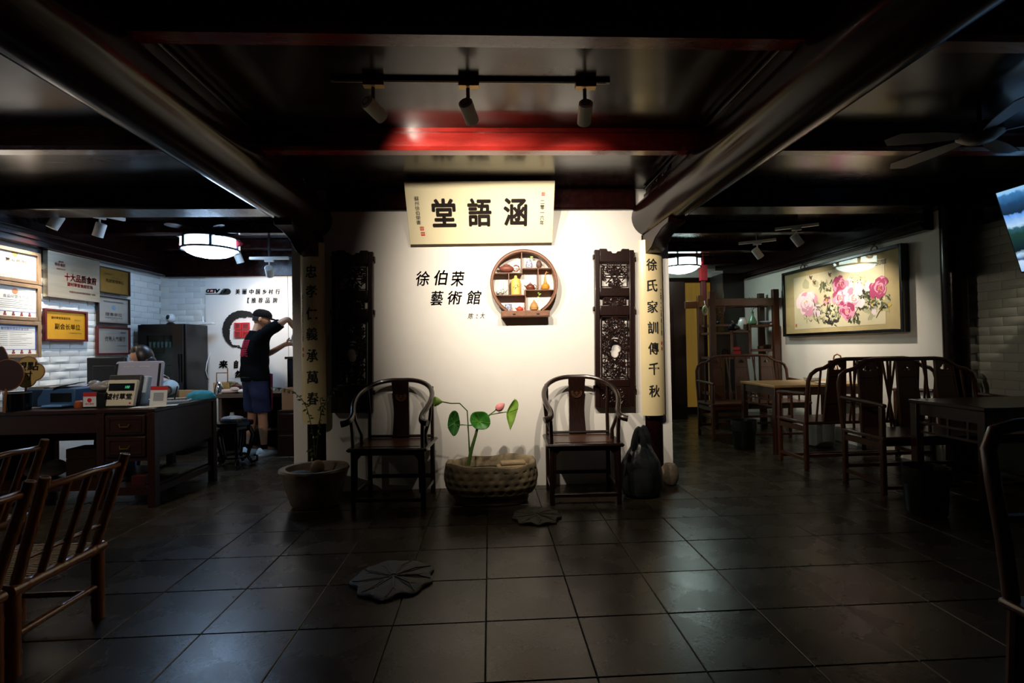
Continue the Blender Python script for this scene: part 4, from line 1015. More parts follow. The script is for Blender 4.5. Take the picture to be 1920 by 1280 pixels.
# ------------------------------------------------------------------ skinned figures
def skin(name, J, E, root, mat, parent=None, sub=2, extra=None, mats=None):
    names = list(J); idx = {n: i for i, n in enumerate(names)}
    me = bpy.data.meshes.new(name+'_rig'); me.from_pydata([J[n][:3] for n in names], [(idx[a], idx[b]) for a, b in E], [])
    o = bpy.data.objects.new(name+'_rig', me); COL.objects.link(o)
    o.modifiers.new('skin', 'SKIN'); s = o.modifiers.new('sub', 'SUBSURF'); s.levels = sub; s.render_levels = sub
    if not me.skin_vertices: 
        me.attributes.new if False else None
    lay = me.skin_vertices[0].data
    for n in names:
        r = J[n][3]; r2 = J[n][4] if len(J[n]) > 4 else r
        lay[idx[n]].radius = (r, r2); lay[idx[n]].use_root = (n == root)
    o.modifiers['skin'].use_smooth_shade = True
    dg = bpy.context.evaluated_depsgraph_get(); dg.update()
    ev = bpy.data.meshes.new_from_object(o.evaluated_get(dg))
    mb = MB(); mb.add([v.co for v in ev.vertices], [list(p.vertices) for p in ev.polygons])
    bpy.data.objects.remove(o); bpy.data.meshes.remove(ev)
    if extra: extra(mb)
    return mb.build(name, mats or mat, parent, smooth=80)
def limb(J, E, pre, pts):
    prev = None
    for i, p in enumerate(pts):
        J[f'{pre}{i}'] = p
        if prev: E.append((prev, f'{pre}{i}'))
        prev = f'{pre}{i}'
def hand(J, E, pre, wrist, fwd, side, nrm, curl=.5, s=1.0):
    """palm from the wrist joint; four curled fingers and a side thumb"""
    w = Vector(J[wrist][:3]); f = Vector(fwd).normalized(); sd = Vector(side).normalized(); n = Vector(nrm).normalized()
    pc = w+f*.045*s; J[pre+'p'] = (*pc, .026*s, .020*s); E.append((wrist, pre+'p'))
    for k in range(4):
        base = w+f*.085*s+sd*(.028-.019*k)*s; l = (.036, .042, .038, .028)[k]*s
        J[f'{pre}f{k}0'] = (*base, .0095*s); E.append((pre+'p', f'{pre}f{k}0'))
        d = f*math.cos(curl)+n*math.sin(curl); p1 = base+d*l; d2 = f*math.cos(curl*2.2)+n*math.sin(curl*2.2); p2 = p1+d2*l*.75
        J[f'{pre}f{k}1'] = (*p1, .0085*s); J[f'{pre}f{k}2'] = (*p2, .007*s)
        E += [(f'{pre}f{k}0', f'{pre}f{k}1'), (f'{pre}f{k}1', f'{pre}f{k}2')]
    t0 = w+f*.035*s+sd*.034*s+n*.008*s; t1 = t0+(f*.6+sd*.6+n*.4).normalized()*.034*s; t2 = t1+(f*.9+n*.5).normalized()*.028*s
    J[pre+'t0'] = (*t0, .012*s); J[pre+'t1'] = (*t1, .0095*s); J[pre+'t2'] = (*t2, .008*s)
    E += [(pre+'p', pre+'t0'), (pre+'t0', pre+'t1'), (pre+'t1', pre+'t2')]
def head_shape(mb, c, R, mi=0):
    """skull, jaw, nose, ears, eyes and lips joined into the body mesh; face looks along local -y of R"""
    M4 = Matrix.Translation(c) @ R.to_4x4()
    vs, fs = [], []; n = 28; m = 20
    for i in range(m+1):
        t = -PI/2+PI*i/m; z = math.sin(t)
        for j in range(n):
            a = 2*PI*j/n; x, y = math.cos(t)*math.cos(a), math.cos(t)*math.sin(a)
            low = max(0, -z); X = x*.076*(1-.28*low); Y_ = y*.096*(1-.22*low*(1 if y > 0 else .45))-(.012*low if y < .2 else 0); Z_ = z*.112+(.0)
            if y < 0: Y_ += .006*max(0, 1-abs(z))*0
            vs.append((X, Y_, Z_))
    for i in range(m):
        for j in range(n): fs.append((i*n+j, i*n+(j+1) % n, (i+1)*n+(j+1) % n, (i+1)*n+j))
    mb.add(vs, fs, mi, M4)
    mb.add([(-.004, -.092, .012), (.004, -.092, .012), (.017, -.088, -.034), (-.017, -.088, -.034), (0, -.119, -.027)], [(0, 1, 4), (1, 2, 4), (2, 3, 4), (3, 0, 4)], mi, M4)
    for s in (-1, 1):
        mb.ball((s*.077, .012, -.004), (.011, .020, .032), 10, mi, M4)
        mb.ball((s*.031, -.083, .010), (.015, .008, .007), 8, mi, M4)
    mb.ball((0, -.088, -.060), (.024, .008, .008), 8, mi, M4)

# the standing man
mfa = math.radians(47)      # torso faces right and away
F = Vector((math.cos(mfa), math.sin(mfa), 0)); Rr = Vector((math.sin(mfa), -math.cos(mfa), 0)); Z3 = Vector((0, 0, 1))
man = thing('person', 'person in black cap, black T-shirt and navy shorts standing with back turned', 'person', (-2.86, 6.0, 0))
def ml(f, r, z): v = F*f+Rr*r; return (v.x, v.y, z)
sh_r, sh_l = ml(.03, .175, 1.47), ml(.03, -.175, 1.45)
J, E = {}, []
J['pel'] = (*ml(0, 0, .93), .125, .10)
J['belly'] = (*ml(.0, 0, 1.08), .135, .105); J['chest'] = (*ml(.01, 0, 1.30), .155, .115); J['neckb'] = (*ml(.02, 0, 1.47), .075, .065); J['neck'] = (*ml(.035, .02, 1.555), .055, .055); J['skull'] = (*ml(.055, .03, 1.64), .062, .065)
E += [('pel', 'belly'), ('belly', 'chest'), ('chest', 'neckb'), ('neckb', 'neck'), ('neck', 'skull')]
elb_r, wr_r = Vector((.42, -.06, 1.655)), Vector((.475, .10, 1.50))
limb(J, E, 'ar', [(*sh_r, .060), (*(Vector(sh_r).lerp(elb_r, .55)), .048), (*elb_r, .040), (*elb_r.lerp(wr_r, .5), .036), (*wr_r, .028)]); E.append(('chest', 'ar0'))
elb_l, wr_l = Vector(ml(.22, -.19, 1.22)), Vector((.335, .06, 1.345))
limb(J, E, 'al', [(*sh_l, .060), (*(Vector(sh_l).lerp(elb_l, .55)), .048), (*elb_l, .040), (*elb_l.lerp(wr_l, .5), .036), (*wr_l, .028)]); E.append(('chest', 'al0'))
hand(J, E, 'hr', 'ar4', (wr_r-elb_r), (.2, -.9, .3), (-.6, -.3, -.5), .75)
hand(J, E, 'hl', 'al4', (.95, .25, .08), (-.1, -.6, .75), (.1, -.3, .9), .35)
for s, nm, fo in ((1, 'lr', .05), (-1, 'll', -.04)):
    hx = Vector(ml(0, .095*s, .86)); kx = Vector(ml(.02+fo*.4, .105*s, .48)); ax_ = Vector(ml(fo, .11*s, .10)); tx = Vector(ml(fo+.15, .115*s, .035))
    limb(J, E, nm, [(*hx, .095), (*hx.lerp(kx, .55), .075), (*kx, .056), (*kx.lerp(ax_, .35), .058), (*kx.lerp(ax_, .75), .040), (*ax_, .036), (*tx, .034, .024)]); E.append(('pel', nm+'0'))
hd_ang = math.radians(20)
hR = Matrix.Rotation(math.radians(20)+PI/2, 3, 'Z') @ Matrix.Rotation(math.radians(12), 3, 'X')
hc = Vector(ml(.07, .035, 1.655))
skin('body', J, E, 'pel', SKIN, man, sub=3, extra=lambda mb: head_shape(mb, hc, hR))
M4h = Matrix.Translation(hc) @ hR.to_4x4()
def scalp(c, R, mat, par, nm='hair', z0=-.35, k=1.07, back=.2):
    b = MB(); n, m = 24, 12; vs, fs = [], []
    M4 = Matrix.Translation(c) @ R.to_4x4()
    for i in range(m+1):
        for j in range(n):
            a = 2*PI*j/n; lowa = z0 if math.sin(a) > -.15 else .62
            t0 = math.asin(max(-.95, lowa)); t = t0+(PI/2-t0)*i/m
            vs.append((math.cos(t)*math.cos(a)*.078*k, math.cos(t)*math.sin(a)*.098*k+.004, math.sin(t)*.114*k))
    for i in range(m):
        for j in range(n): fs.append((i*n+j, i*n+(j+1) % n, (i+1)*n+(j+1) % n, (i+1)*n+j))
    fs.append(tuple(range(n-1, -1, -1)))
    b.add(vs, fs, 0, M4); return b.build(nm, mat, par, smooth=80)
scalp(hc, hR, HAIR, man, z0=-.30, k=1.03)
# cap
cp = MB(); n = 28; vs = []; prof = [(1.09, .22), (1.11, .38), (1.06, .62), (.88, .86), (.55, 1.04), (.02, 1.10)]
for r, z in prof: vs += [(r*.079*math.cos(2*PI*j/n), r*.099*math.sin(2*PI*j/n)+.003, z*.112+.004) for j in range(n)]
fs = [(i*n+j, i*n+(j+1) % n, (i+1)*n+(j+1) % n, (i+1)*n+j) for i in range(len(prof)-1) for j in range(n)]+[tuple((len(prof)-1)*n+j for j in range(n))]
cp.add(vs, fs, 0, M4h); cap_o = cp.build('cap', CLOTHB, man, smooth=60)
br = MB(); vs = []
for k_, (rad, dz) in enumerate(((1.0, .30), (1.35, .26), (1.72, .17))):
    for j in range(9): a = -PI/2-.85+1.7*j/8; q = rad if k_ == 0 else 1+(rad-1)*math.cos((j-4)/4*1.2); vs.append((q*.083*math.cos(a), q*.102*math.sin(a), dz*.112))
fs = [(i*9+j, i*9+j+1, (i+1)*9+j+1, (i+1)*9+j) for i in range(2) for j in range(8)]
o = br.add(vs, fs, 0, M4h).build('brim', CLOTHB, cap_o, smooth=80); sm = o.modifiers.new('t', 'SOLIDIFY'); sm.thickness = .006
# shirt, shorts: offset from the body surface
def seg_t(p, a, b):
    a, b = Vector(a), Vector(b); d = b-a; t = (p-a).dot(d)/d.length_squared; tc = max(0, min(1, t)); return t, (a+d*tc-p).length
def garment(body, name, mat, parent, pred, off, wrinkle=.004):
    me = body.data; vmap = {}; mb = MB(); vs = []; fs = []
    for p in me.polygons:
        if all(pred(me.vertices[v].co) for v in p.vertices):
            f = []
            for v in p.vertices:
                if v not in vmap:
                    c = me.vertices[v].co; vmap[v] = len(vs)
                    k = off(c) if callable(off) else off
                    vs.append(c+me.vertices[v].normal*(k+wrinkle*math.sin(c.z*38+c.x*21)*math.sin(c.y*27+c.z*11)))
                f.append(vmap[v])
            fs.append(f)
    o = mb.add(vs, fs).build(name, mat, parent, smooth=80)
    m_ = o.modifiers.new('thick', 'SOLIDIFY'); m_.thickness = .006; m_.offset = -1
    return o
mbody = [c for c in COL.objects if c.parent == man and c.name.startswith('body')][0]
def in_shirt(c):
    for a, b in ((sh_r, elb_r), (sh_l, elb_l)):
        t, d = seg_t(c, a, b)
        if d < .085 and t > .06: return t < .70
    for a, b in ((elb_r, wr_r), (elb_l, wr_l)):
        t, d = seg_t(c, a, b)
        if d < .075: return False
    return .90 < c.z < 1.515 and math.hypot(c.x, c.y) < .27
shirt = garment(mbody, 'shirt', CLOTHB, man, in_shirt, lambda c: .022+.012*max(0, (1.15-c.z)*2))
def in_shorts(c):
    for a, b in ((elb_l, wr_l), (elb_r, wr_r)):
        if seg_t(c, a, b)[1] < .07: return False
    return .53 < c.z < .96 and math.hypot(c.x, c.y) < .30
garment(mbody, 'shorts', CLOTHN, man, in_shorts, lambda c: .016+.018*max(0, .95-c.z)/.4, .004)
for s, fo in ((1, .05), (-1, -.04)):
    a = Vector(ml(fo, .11*s, 0)); b = MB()
    M4 = Matrix.Translation(a) @ Matrix.Rotation(mfa, 4, 'Z')
    secs = [(-.085, .030, .075), (-.06, .040, .105), (.0, .042, .10), (.06, .046, .078), (.12, .048, .058), (.17, .040, .048), (.20, .022, .036)]; vs = []
    for x, hw, hh in secs: vs += [(x, hw*math.cos(u), .02+max(0, hh-.02)*max(0, math.sin(u))-.018*(math.sin(u) < -.1)) for u in [2*PI*j/14 for j in range(14)]]
    fs = [(i*14+j, i*14+(j+1) % 14, (i+1)*14+(j+1) % 14, (i+1)*14+j) for i in range(6) for j in range(14)]+[tuple(range(13, -1, -1)), tuple(6*14+j for j in range(14))]
    so = b.add(vs, fs, 0, M4).build('shoe', M('shoe_white', '#cfdadb', .6), man, smooth=60)
    MB().add([(-.09, -.045, 0), (.2, -.03, 0), (.2, .03, 0), (-.09, .045, 0), (-.09, -.045, .022), (.2, -.03, .022), (.2, .03, .022), (-.09, .045, .022)], [(0, 3, 2, 1), (4, 5, 6, 7), (0, 1, 5, 4), (1, 2, 6, 5), (2, 3, 7, 6), (3, 0, 4, 7)], 0, M4).build('sole', WHITEP, so)
    lc = MB()
    for k in range(4): lc.bar(M4 @ Vector((.02+.025*k, -.02, .097-.010*k)), M4 @ Vector((.02+.025*k, .02, .097-.010*k)), .007)
    lc.build('laces', WHITEP, so)
    MB().lathe([(.042, .085), (.043, .13), (.042, .14)], n=16, M4=Matrix.Translation(a)).build('sock', CLOTHB, man)
# seal print on the back of the shirt: short bars wrapped on the cloth
from mathutils.bvhtree import BVHTree
bv = BVHTree.FromPolygons([v.co for v in shirt.data.vertices], [list(p.vertices) for p in shirt.data.polygons])
pr = MB(); bdir = -F
def bk_pt(u, v):   # u right, v up on the back
    o_ = Vector(ml(-.5, u, v)); h = bv.ray_cast(o_, F, 2)[0]; return (h if h else Vector(ml(-.12, u, v)))+bdir*.003
for (u0, v0) in ((-.12, 1.315), (-.01, 1.315), (-.12, 1.21), (-.01, 1.21)):
    for k in range(4):
        for q in ((0, k*.028, .092, k*.028), (k*.028+.004, 0, k*.028+.004, .088)):
            if random.random() < .12: continue
            a, b_ = bk_pt(u0+q[0], v0+q[1]), bk_pt(u0+q[2], v0+q[3]); pr.bar(a, b_, .014, .003, up=tuple(bdir))
pr.build('shirt_print', M('print_crimson', '#a3142e', .8), shirt)
MB().bar(ml(.13, .12, .99), ml(.13, .10, .55), .10, .012, up=tuple(F)).build('apron', MAROON, man)
MB().rod([ml(.14*math.cos(u), .165*math.sin(u), .955) for u in [2*PI*i/20 for i in range(20)]], .014, 6, closed=True).build('belt', BLACKP, man)
# bottle and bowl he holds
bo = thing('held_bottle', 'tilted clear bottle with a maroon label in the hand of the standing man', 'bottle', (-2.395, 6.08, 1.47), rot=(math.radians(12), math.radians(205), 0))
MB().lathe([(.036, -.10), (.037, -.09), (.037, .05), (.024, .085), (.014, .10), (.014, .125)], n=18).build('body', M('pale_bottle', '#b9b9bb', .25), bo); MB().lathe([(.038, -.05), (.038, .03)], n=18, cap=False).build('label', M('maroon_label', '#7a1c2c', .5), bo)
tag(MB().lathe([(.02, 0), (.03, .004), (.055, .028), (.052, .03), (.026, .010), (.001, .008)], n=20).build('small_bowl', PORCE, loc=(-2.445, 6.075, 1.375)), 'small pale bowl held under the tilted bottle', 'bowl')

# ------------------------------------------------------------------ reception desk
dk = thing('reception_desk', 'long dark wooden reception desk with drawers on its right pedestal', 'desk', (0, 0, 0))
DX0, DX1, DY0, DY1, DZ = -4.33, -2.75, 4.07, 4.97, .81
MB().bx(DX0, DX1, DY0, DY1, DZ-.035, DZ).build('top', DESKW, dk, bevel=.006)
PX = -3.21
for x in (DX1-.03, PX+.03, DX0+.03):
    for y in (DY0+.03, DY1-.03): MB().bx(x-.03, x+.03, y-.03, y+.03, 0, DZ-.035).build('leg', DESKW, dk, bevel=.003)
MB().bx(DX0+.06, PX, DY0+.012, DY0+.04, .62, DZ-.035).build('apron', DESKW, dk)
MB().bx(PX+.06, DX1-.06, DY0+.015, DY1-.05, .38, DZ-.035).build('pedestal', DESKW, dk)
MB().bx(DX1-.048, DX1-.012, DY0+.06, DY1-.06, .42, DZ-.035).build('side_panel', DESKW, dk)
for z0, z1 in ((.60, .755), (.42, .58)):
    d = MB().bx(PX+.075, DX1-.075, DY0-.002, DY0+.016, z0, z1).build('drawer', DESKW, dk, bevel=.004)
    MB().ringplate(rect_loop(PX+.10, DX1-.10, z0+.02, z1-.02, 24), rect_loop(PX+.11, DX1-.11, z0+.03, z1-.03, 24), DY0-.008, DY0).build('moulding', DESKW, d)
    MB().rod([((PX+DX1)/2-.04, DY0-.012, (z0+z1)/2+.01), ((PX+DX1)/2-.03, DY0-.02, (z0+z1)/2-.012), ((PX+DX1)/2+.03, DY0-.02, (z0+z1)/2-.012), ((PX+DX1)/2+.04, DY0-.012, (z0+z1)/2+.01)], .004, 6).build('handle', BRASSY, d)
MB().bx(PX+.06, DX1-.06, DY0+.02, DY1-.02, .14, .165).build('lower_shelf', DESKW, dk)
MB().bx(PX+.06, DX1-.06, DY0+.02, DY0+.05, .10, .14).build('lower_rail', DESKW, dk); MB().bx(DX1-.05, DX1-.02, DY0+.06, DY1-.06, .10, .15).build('lower_rail', DESKW, dk)
MB().bx(DX0+.05, DX1-.06, DY1-.05, DY1-.025, .42, DZ-.035).build('back_panel', DESKW, dk)
MB().bx(DX0+.02, DX0+.045, DY0+.06, DY1-.06, .08, DZ-.035).build('side_panel', DESKW, dk)
MB().bx(DX0+.06, PX, DY0+.05, DY1-.05, .14, .16).build('footrest', DESKW, dk)
def deskpt(px, py): return at(px, py, Z=DZ)
# things on the shelf and behind the desk
tag(MB().ball((0, 0, .06), (.17, .13, .06), 16).ball((.06, .02, .10), (.08, .07, .05), 12).build('cloth_bundle', M('white_bundle', '#b9aaa4', .9, bump=(14, .4)), loc=(-4.02, 4.55, .161)), 'pale crumpled bundle on the footrest under the desk', 'bundle')
tag(MB().bx(-.13, .13, -.1, .1, 0, .16).bx(-.13, .13, -.1, .1, .163, .25).build('carton', M('cardboard', ''), loc=(-3.70, 4.62, .161), bevel=.004), 'tan carton under the desk beside the drawer pedestal', 'box')
pp = MB()
for k in range(5): pp.bx(-.10, .10, -.14, .14, k*.006, k*.006+.004, M4=Matrix.Rotation(random.uniform(-.3, .3), 4, 'Z'))
tag(pp.build('paper_stack', M('old_paper', '#8f8a70', .85), loc=(-2.92, 4.55, .166)), 'loose stack of old papers on the lower desk shelf', 'paper')
tag(MB().bx(-.055, .055, -.04, .04, 0, .085).build('red_card_box', M('dark_red_card', '#3a0c0c', .5), loc=(-2.92, 4.16, .166), bevel=.003), 'small dark red card box on the lower desk shelf', 'box')
cs = thing('plastic_stool', 'pale blue plastic stool seen through the gap under the desk drawers', 'stool', (-3.46, 4.76, .161)); MB().prism([(-.09, 0), (.06, 0), (.06, .19), (.02, .18), (-.03, .14), (-.07, .07)], .02).build('shell', M('pale_blue_plastic', ''), cs)

# black monitor near the wall
mo = thing('black_monitor', 'black monitor seen from behind beside the white brick wall', 'monitor', (-3.74, 4.86, DZ), -.12)
MB().bx(-.20, .20, -.0, .03, .10, .42).build('shell', BLACKP, mo, bevel=.008); MB().bx(-.12, .12, -.02, .0, .16, .34).build('back_cover', BLACKP, mo, bevel=.006)
MB().bx(-.03, .03, .0, .02, .0, .14).build('stand', BLACKP, mo); MB().lathe([(.11, 0), (.11, .012), (.09, .016)], n=24, sy=.7).build('base', BLACKP, mo)
# terminal with the pale back
p0, p1 = at(215, 679, Y=4.62), at(305, 677, Y=4.62)
te = thing('cash_terminal', 'cash register screen with a pale lilac back in front of the seated woman', 'monitor', ((p0.x+p1.x)/2-.07, 4.66, DZ), -.06)
R_ = Matrix.Translation((0, .0, .02)) @ Matrix.Rotation(math.radians(-10), 4, 'X')
prf = [(-.225, .02), (.235, .02), (.225, .35), (.215, .365), (-.215, .365), (-.225, .35)]
MB().prism(prf, .035, M4=R_).build('shell', MON, te, bevel=.010)
for s in (-1, 1): MB().prism([(s*.20, .03), (s*.222, .03), (s*.215, .34), (s*.195, .34)][::s], .006, M4=R_ @ Matrix.Translation((0, -.006, 0))).build('side_vent', BLACKP, te)
MB().bx(-.05, .05, -.02, .10, .0, .06).build('stand', WHITEP, te); MB().bx(-.13, .13, -.07, .12, 0, .015).build('base', WHITEP, te, bevel=.004)
for k in range(10): MB().bx(-.14+.02*k+(.05 if k > 4 else 0), -.128+.02*k+(.05 if k > 4 else 0), -.003, 0, .31, .318, M4=R_).build('vent_slot', WHITEP, te)
# second housing + customer display
p0, p1 = at(211, 695, Y=4.38), at(275, 750, Y=4.38)
th = thing('receipt_terminal', 'dark grey terminal housing with white side behind the customer display', 'monitor', ((p0.x+p1.x)/2-.05, 4.36, DZ), -.10)
R_ = Matrix.Rotation(math.radians(-12), 4, 'X')
MB().bx(-.165, .135, 0, .03, .01, .27, M4=R_).build('face', M('dark_grey_plastic', '#3a352f', .45), th, bevel=.008); MB().bx(-.15, .165, .032, .09, .01, .265, M4=R_).build('shell', M('pale_grey_plastic', '#b7c4d0', .4), th, bevel=.012)
p0, p1 = at(203, 706, Y=4.26), at(262, 752, Y=4.26)
cdp = thing('customer_display', 'beige customer display with green digits and black brush lettering', 'display', ((p0.x+p1.x)/2, 4.20, DZ), -.08)
R_ = Matrix.Rotation(math.radians(-10), 4, 'X'); w_ = (p1.x-p0.x)/2; hh = .232
pl_ = MB().prism([(-w_*1.06, .012), (w_*.94, .012), (w_*.99, hh-.012), (w_*.94, hh), (-w_*.90, hh), (-w_*.96, hh-.01)], .03, M4=R_).build('plate', BEIGE, cdp, bevel=.004)
MB().bx(-w_*.84, w_*.88, -.0035, -.001, .140, .202, M4=R_).build('window', BLACKG, cdp)
dg_ = txt('100', .040, .022, M('green_digits', '#4fe0a0', .5, emit=.7), cdp, (0, 0, 0), 'digits', off=.0, shear=.2); dg_.matrix_local = R_ @ Matrix.Translation((.055, -.004, .170))
lt = txt('望村草堂', w_*1.75, .052, INK, cdp, (0, 0, 0), 'lettering', off=.028); lt.matrix_local = R_ @ Matrix.Translation((-.01, -.0012, .092))
sl = MB().bx(.085, .100, -.0025, -.001, .028, .042, M4=R_).build('seal', RED, cdp)
MB().bx(-.09, .09, -.02, .07, 0, .014).build('base', BLACKP, cdp)
# small code stand, code left out
qs = thing('code_stand', 'small white card stand with a red header on the desk corner', 'stand', (at(296, 757, Y=4.22).x, 4.22, DZ), -.05)
R_ = Matrix.Rotation(math.radians(-8), 4, 'X')
MB().bx(-.075, .07, 0, .006, .0, .168, M4=R_).build('card', WHITEP, qs); MB().bx(-.077, .072, -.002, 0, .138, .170, M4=R_).build('header', RED, qs)
MB().bx(-.045, .04, -.0015, 0, .045, .115, M4=R_).build('blank_field', M('grey_field', '#9a9ca0', .6), qs); MB().bx(-.05, .05, .0, .05, 0, .006).build('foot', WHITEP, qs)
# printer
p0 = at(122, 760, Y=4.30)
pt = thing('printer', 'blue and white office printer with a raised lid on the desk', 'printer', (-3.70, 4.42, DZ), -.06)
MB().bx(-.25, .18, -.15, .16, .01, .165).build('body', PRINTERB, pt, bevel=.012); MB().bx(-.255, -.10, -.14, .155, .012, .172).build('side_shell', M('printer_grey', '#3e4247', .5), pt, bevel=.01)
MB().bx(-.03, .15, -.154, -.148, .05, .125).build('front_slot', BLACKP, pt); MB().bx(-.03, .14, -.23, -.15, .018, .03).build('paper_tray', M('tray_blue', '#6fa0d8', .4), pt)
MB().bx(-.24, .03, -.13, .14, .172, .182).build('lid', PAPERW, pt); MB().bx(-.20, .0, -.11, .11, .1825, .184).build('lid_slot', BLACKP, pt)
MB().bar((-.02, -.13, .17), (.16, -.06, .21), .10, .006).build('support_flap', BLACKP, pt)
# pen pot with round fans
pp_ = thing('pen_pot', 'black round pot holding hand fans at the left end of the desk', 'pot', (at(28, 765, Y=4.12).x, 4.14, DZ))
MB().lathe([(.085, 0), (.085, .15), (.078, .15), (.076, .02)], n=24).build('body', BLACKG, pp_); MB().lathe([(.088, .142), (.088, .152)], n=24, cap=False).build('rim', M('silver_rim', '#9a9a98', .3, metal=.8), pp_)
def fan(name, label, loc, prof, rz, tilt_, mat, text=None):
    t = thing(name, label, 'hand fan', loc, rot=(tilt_, 0, rz))
    MB().prism(prof, .006).build('blade', mat, t); MB().rod([(0, .003, -.17), (0, .003, .02)], .008, 6).build('handle', BAMBOO, t)
    ring = MB().rod([(x, .003, z) for x, z in prof], .005, 5, closed=True).build('rim', BAMBOO, t)
    if text: txt(text, .17, .15, INK, t, (0, -.001, .16), 'lettering', off=.02)
    return t
q = at(52, 697, Y=4.18)
def lobes4(a):
    d = (a+PI/4) % (PI/2)-PI/4; return .055*math.cos(d)+math.sqrt(.072**2-(.055*math.sin(d))**2)
gourd_pr = [(lobes4(a)*math.cos(a), .15+lobes4(a)*math.sin(a)) for a in [2*PI*i/64 for i in range(64)]]
fan('hand_fan', 'tan lobed hand fan with black brush characters standing in the black pot', (q.x, 4.16, q.z-.15), gourd_pr, .1, -.1, M('fan_tan', '#a58a50', .7), '望點\n村')
q = at(14, 703, Y=4.06)
fan('hand_fan', 'dark brown round hand fan standing in front at the left edge', (q.x, 4.045, q.z-.13), [(.125*math.cos(2*PI*i/36), .13+.125*math.sin(2*PI*i/36)) for i in range(36)], .05, -.08, M('fan_dark', '#2a1410', .6))
q = at(2, 672, Y=4.2)
fan('hand_fan', 'dark pointed fan leaf standing behind at the left edge', (q.x-.03, 4.22, q.z-.13), [(.07*math.cos(2*PI*i/24)*(1-.4*max(0, math.sin(2*PI*i/24))), .10+.13*math.sin(2*PI*i/24)) for i in range(24)], .0, -.05, M('fan_dark', ''))
bx_ = thing('tissue_packet', 'black box with a red and white card on the desk beside the printer', 'box', (at(185, 760, Y=4.22).x-.005, 4.25, DZ))
MB().bx(-.11, .07, -.05, .08, 0, .125).build('body', BLACKP, bx_, bevel=.004); MB().bx(-.10, .005, -.056, -.0505, .012, .13).build('card', WHITEP, bx_); MB().bx(-.10, .005, -.0575, -.056, .098, .13).build('header', RED, bx_)
disc(-.048, -.0562, .066, .018).build('emblem', REDL, bx_)
txt('望村草堂', .07, .014, REDL, bx_, (-.048, -.0562, .036))
tag(MB().ball((0, 0, .045), (.10, .07, .045), 16).ball((.04, .01, .07), (.06, .05, .03), 12).ball((-.06, 0, .075), (.04, .05, .03), 10).build('clear_bag', M('hazy_film', '#8f8a86', .3, bump=(18, .6)), loc=(bx_.location.x-.01, 4.275, DZ+.126)), 'crumpled hazy plastic bag on the black box on the desk', 'bag')
tag(MB().lathe([(.03, 0), (.034, .01), (.03, .05), (.02, .06)], n=16).build('orange_tape', M('orange_tape', '#a5542a', .5), loc=(at(150, 760, Y=4.26).x, 4.25, DZ)), 'small orange round tub right of the printer', 'tub')
# papers, cloth, keyboard on the right part
tag(MB().bx(-.16, .16, -.08, .08, 0, .012).build('card_folder', KHAKI, loc=(-3.05, 4.80, DZ), rz=.1), 'flat khaki folder on the desk near the woman', 'folder')
tc_ = MB(); tc_.lathe([(.125, 0), (.13, .02), (.115, .05), (.07, .075), (.001, .085)], n=24, sy=.75, fn=lambda i, a: 1+.04*math.sin(5*a+i))
tag(tc_.build('teal_cloth', TEAL, loc=(at(377, 745, Y=4.85).x, 4.85, DZ)), 'rounded teal cloth bundle at the right end of the desk', 'cloth')
tag(MB().prism([(-.15, 0), (.15, 0), (.13, .075), (-.12, .08)], .03).build('khaki_pouch', KHAKI, loc=(at(352, 742, Y=4.93).x, 4.935, DZ), rz=-.1), 'khaki pouch leaning behind the teal cloth bundle', 'pouch')
kb = thing('keyboard', 'grey keyboard lying on the desk in front of the woman', 'keyboard', (-2.98, 4.55, DZ), .35)
MB().bx(-.20, .20, -.06, .06, 0, .02).build('body', M('pale_grey_plastic', ''), kb, bevel=.004); kk = MB()
for i in range(14):
    for j in range(4): kk.bx(-.19+.027*i, -.168+.027*i, -.052+.027*j, -.03+.027*j, .02, .027)
kk.build('keys', M('dark_grey_plastic', ''), kb)
pap = MB()
for k in range(4): pap.bx(-.10+.05*k, .05+.06*k, -.05, .04, .002*k, .002*k+.0015, M4=Matrix.Rotation(.2*k-.2, 4, 'Z'))
tag(pap.build('paper_slips', PAPERW, loc=(at(268, 757, Y=4.14).x, 4.16, DZ)), 'loose white paper slips near the front desk edge', 'paper')
tag(MB().rod([(0, 0, 0), (.02, .02, .14)], .006, 6).rod([(-.0, 0, .0), (-.0, 0, .004)], .04, 12).build('pen_stand', BLACKP, loc=(at(326, 741, Y=4.6).x, 4.6, DZ)), 'black pen upright in a small round stand on the desk', 'pen')

# seated woman
wo = thing('person', 'person with dark hair pale shirt and face mask seated behind the desk terminal', 'person', (-3.62, 5.27, 0))
wf = math.radians(215); WF = Vector((math.cos(wf), math.sin(wf), 0)); WR = Vector((math.sin(wf), -math.cos(wf), 0))
def wl_(f, r, z): v = WF*f+WR*r; return (v.x, v.y, z)
J, E = {}, []
J['pel'] = (*wl_(-.05, 0, .50), .14, .12); J['belly'] = (*wl_(-.03, 0, .66), .12, .10); J['chest'] = (*wl_(.02, 0, .85), .13, .10); J['nb'] = (*wl_(.07, 0, 1.01), .06, .055); J['nk'] = (*wl_(.10, 0, 1.09), .045, .045); J['sk'] = (*wl_(.14, 0, 1.17), .055, .055)
E += [('pel', 'belly'), ('belly', 'chest'), ('chest', 'nb'), ('nb', 'nk'), ('nk', 'sk')]
wsl, wsr = wl_(.05, -.17, 1.035), wl_(.05, .16, 1.0)
we_l, ww_l = Vector((.34, -.15, .92)), Vector((.40, -.38, .865)); we_r, ww_r = Vector(wl_(.25, .22, .86)), Vector(wl_(.42, .1, .87))
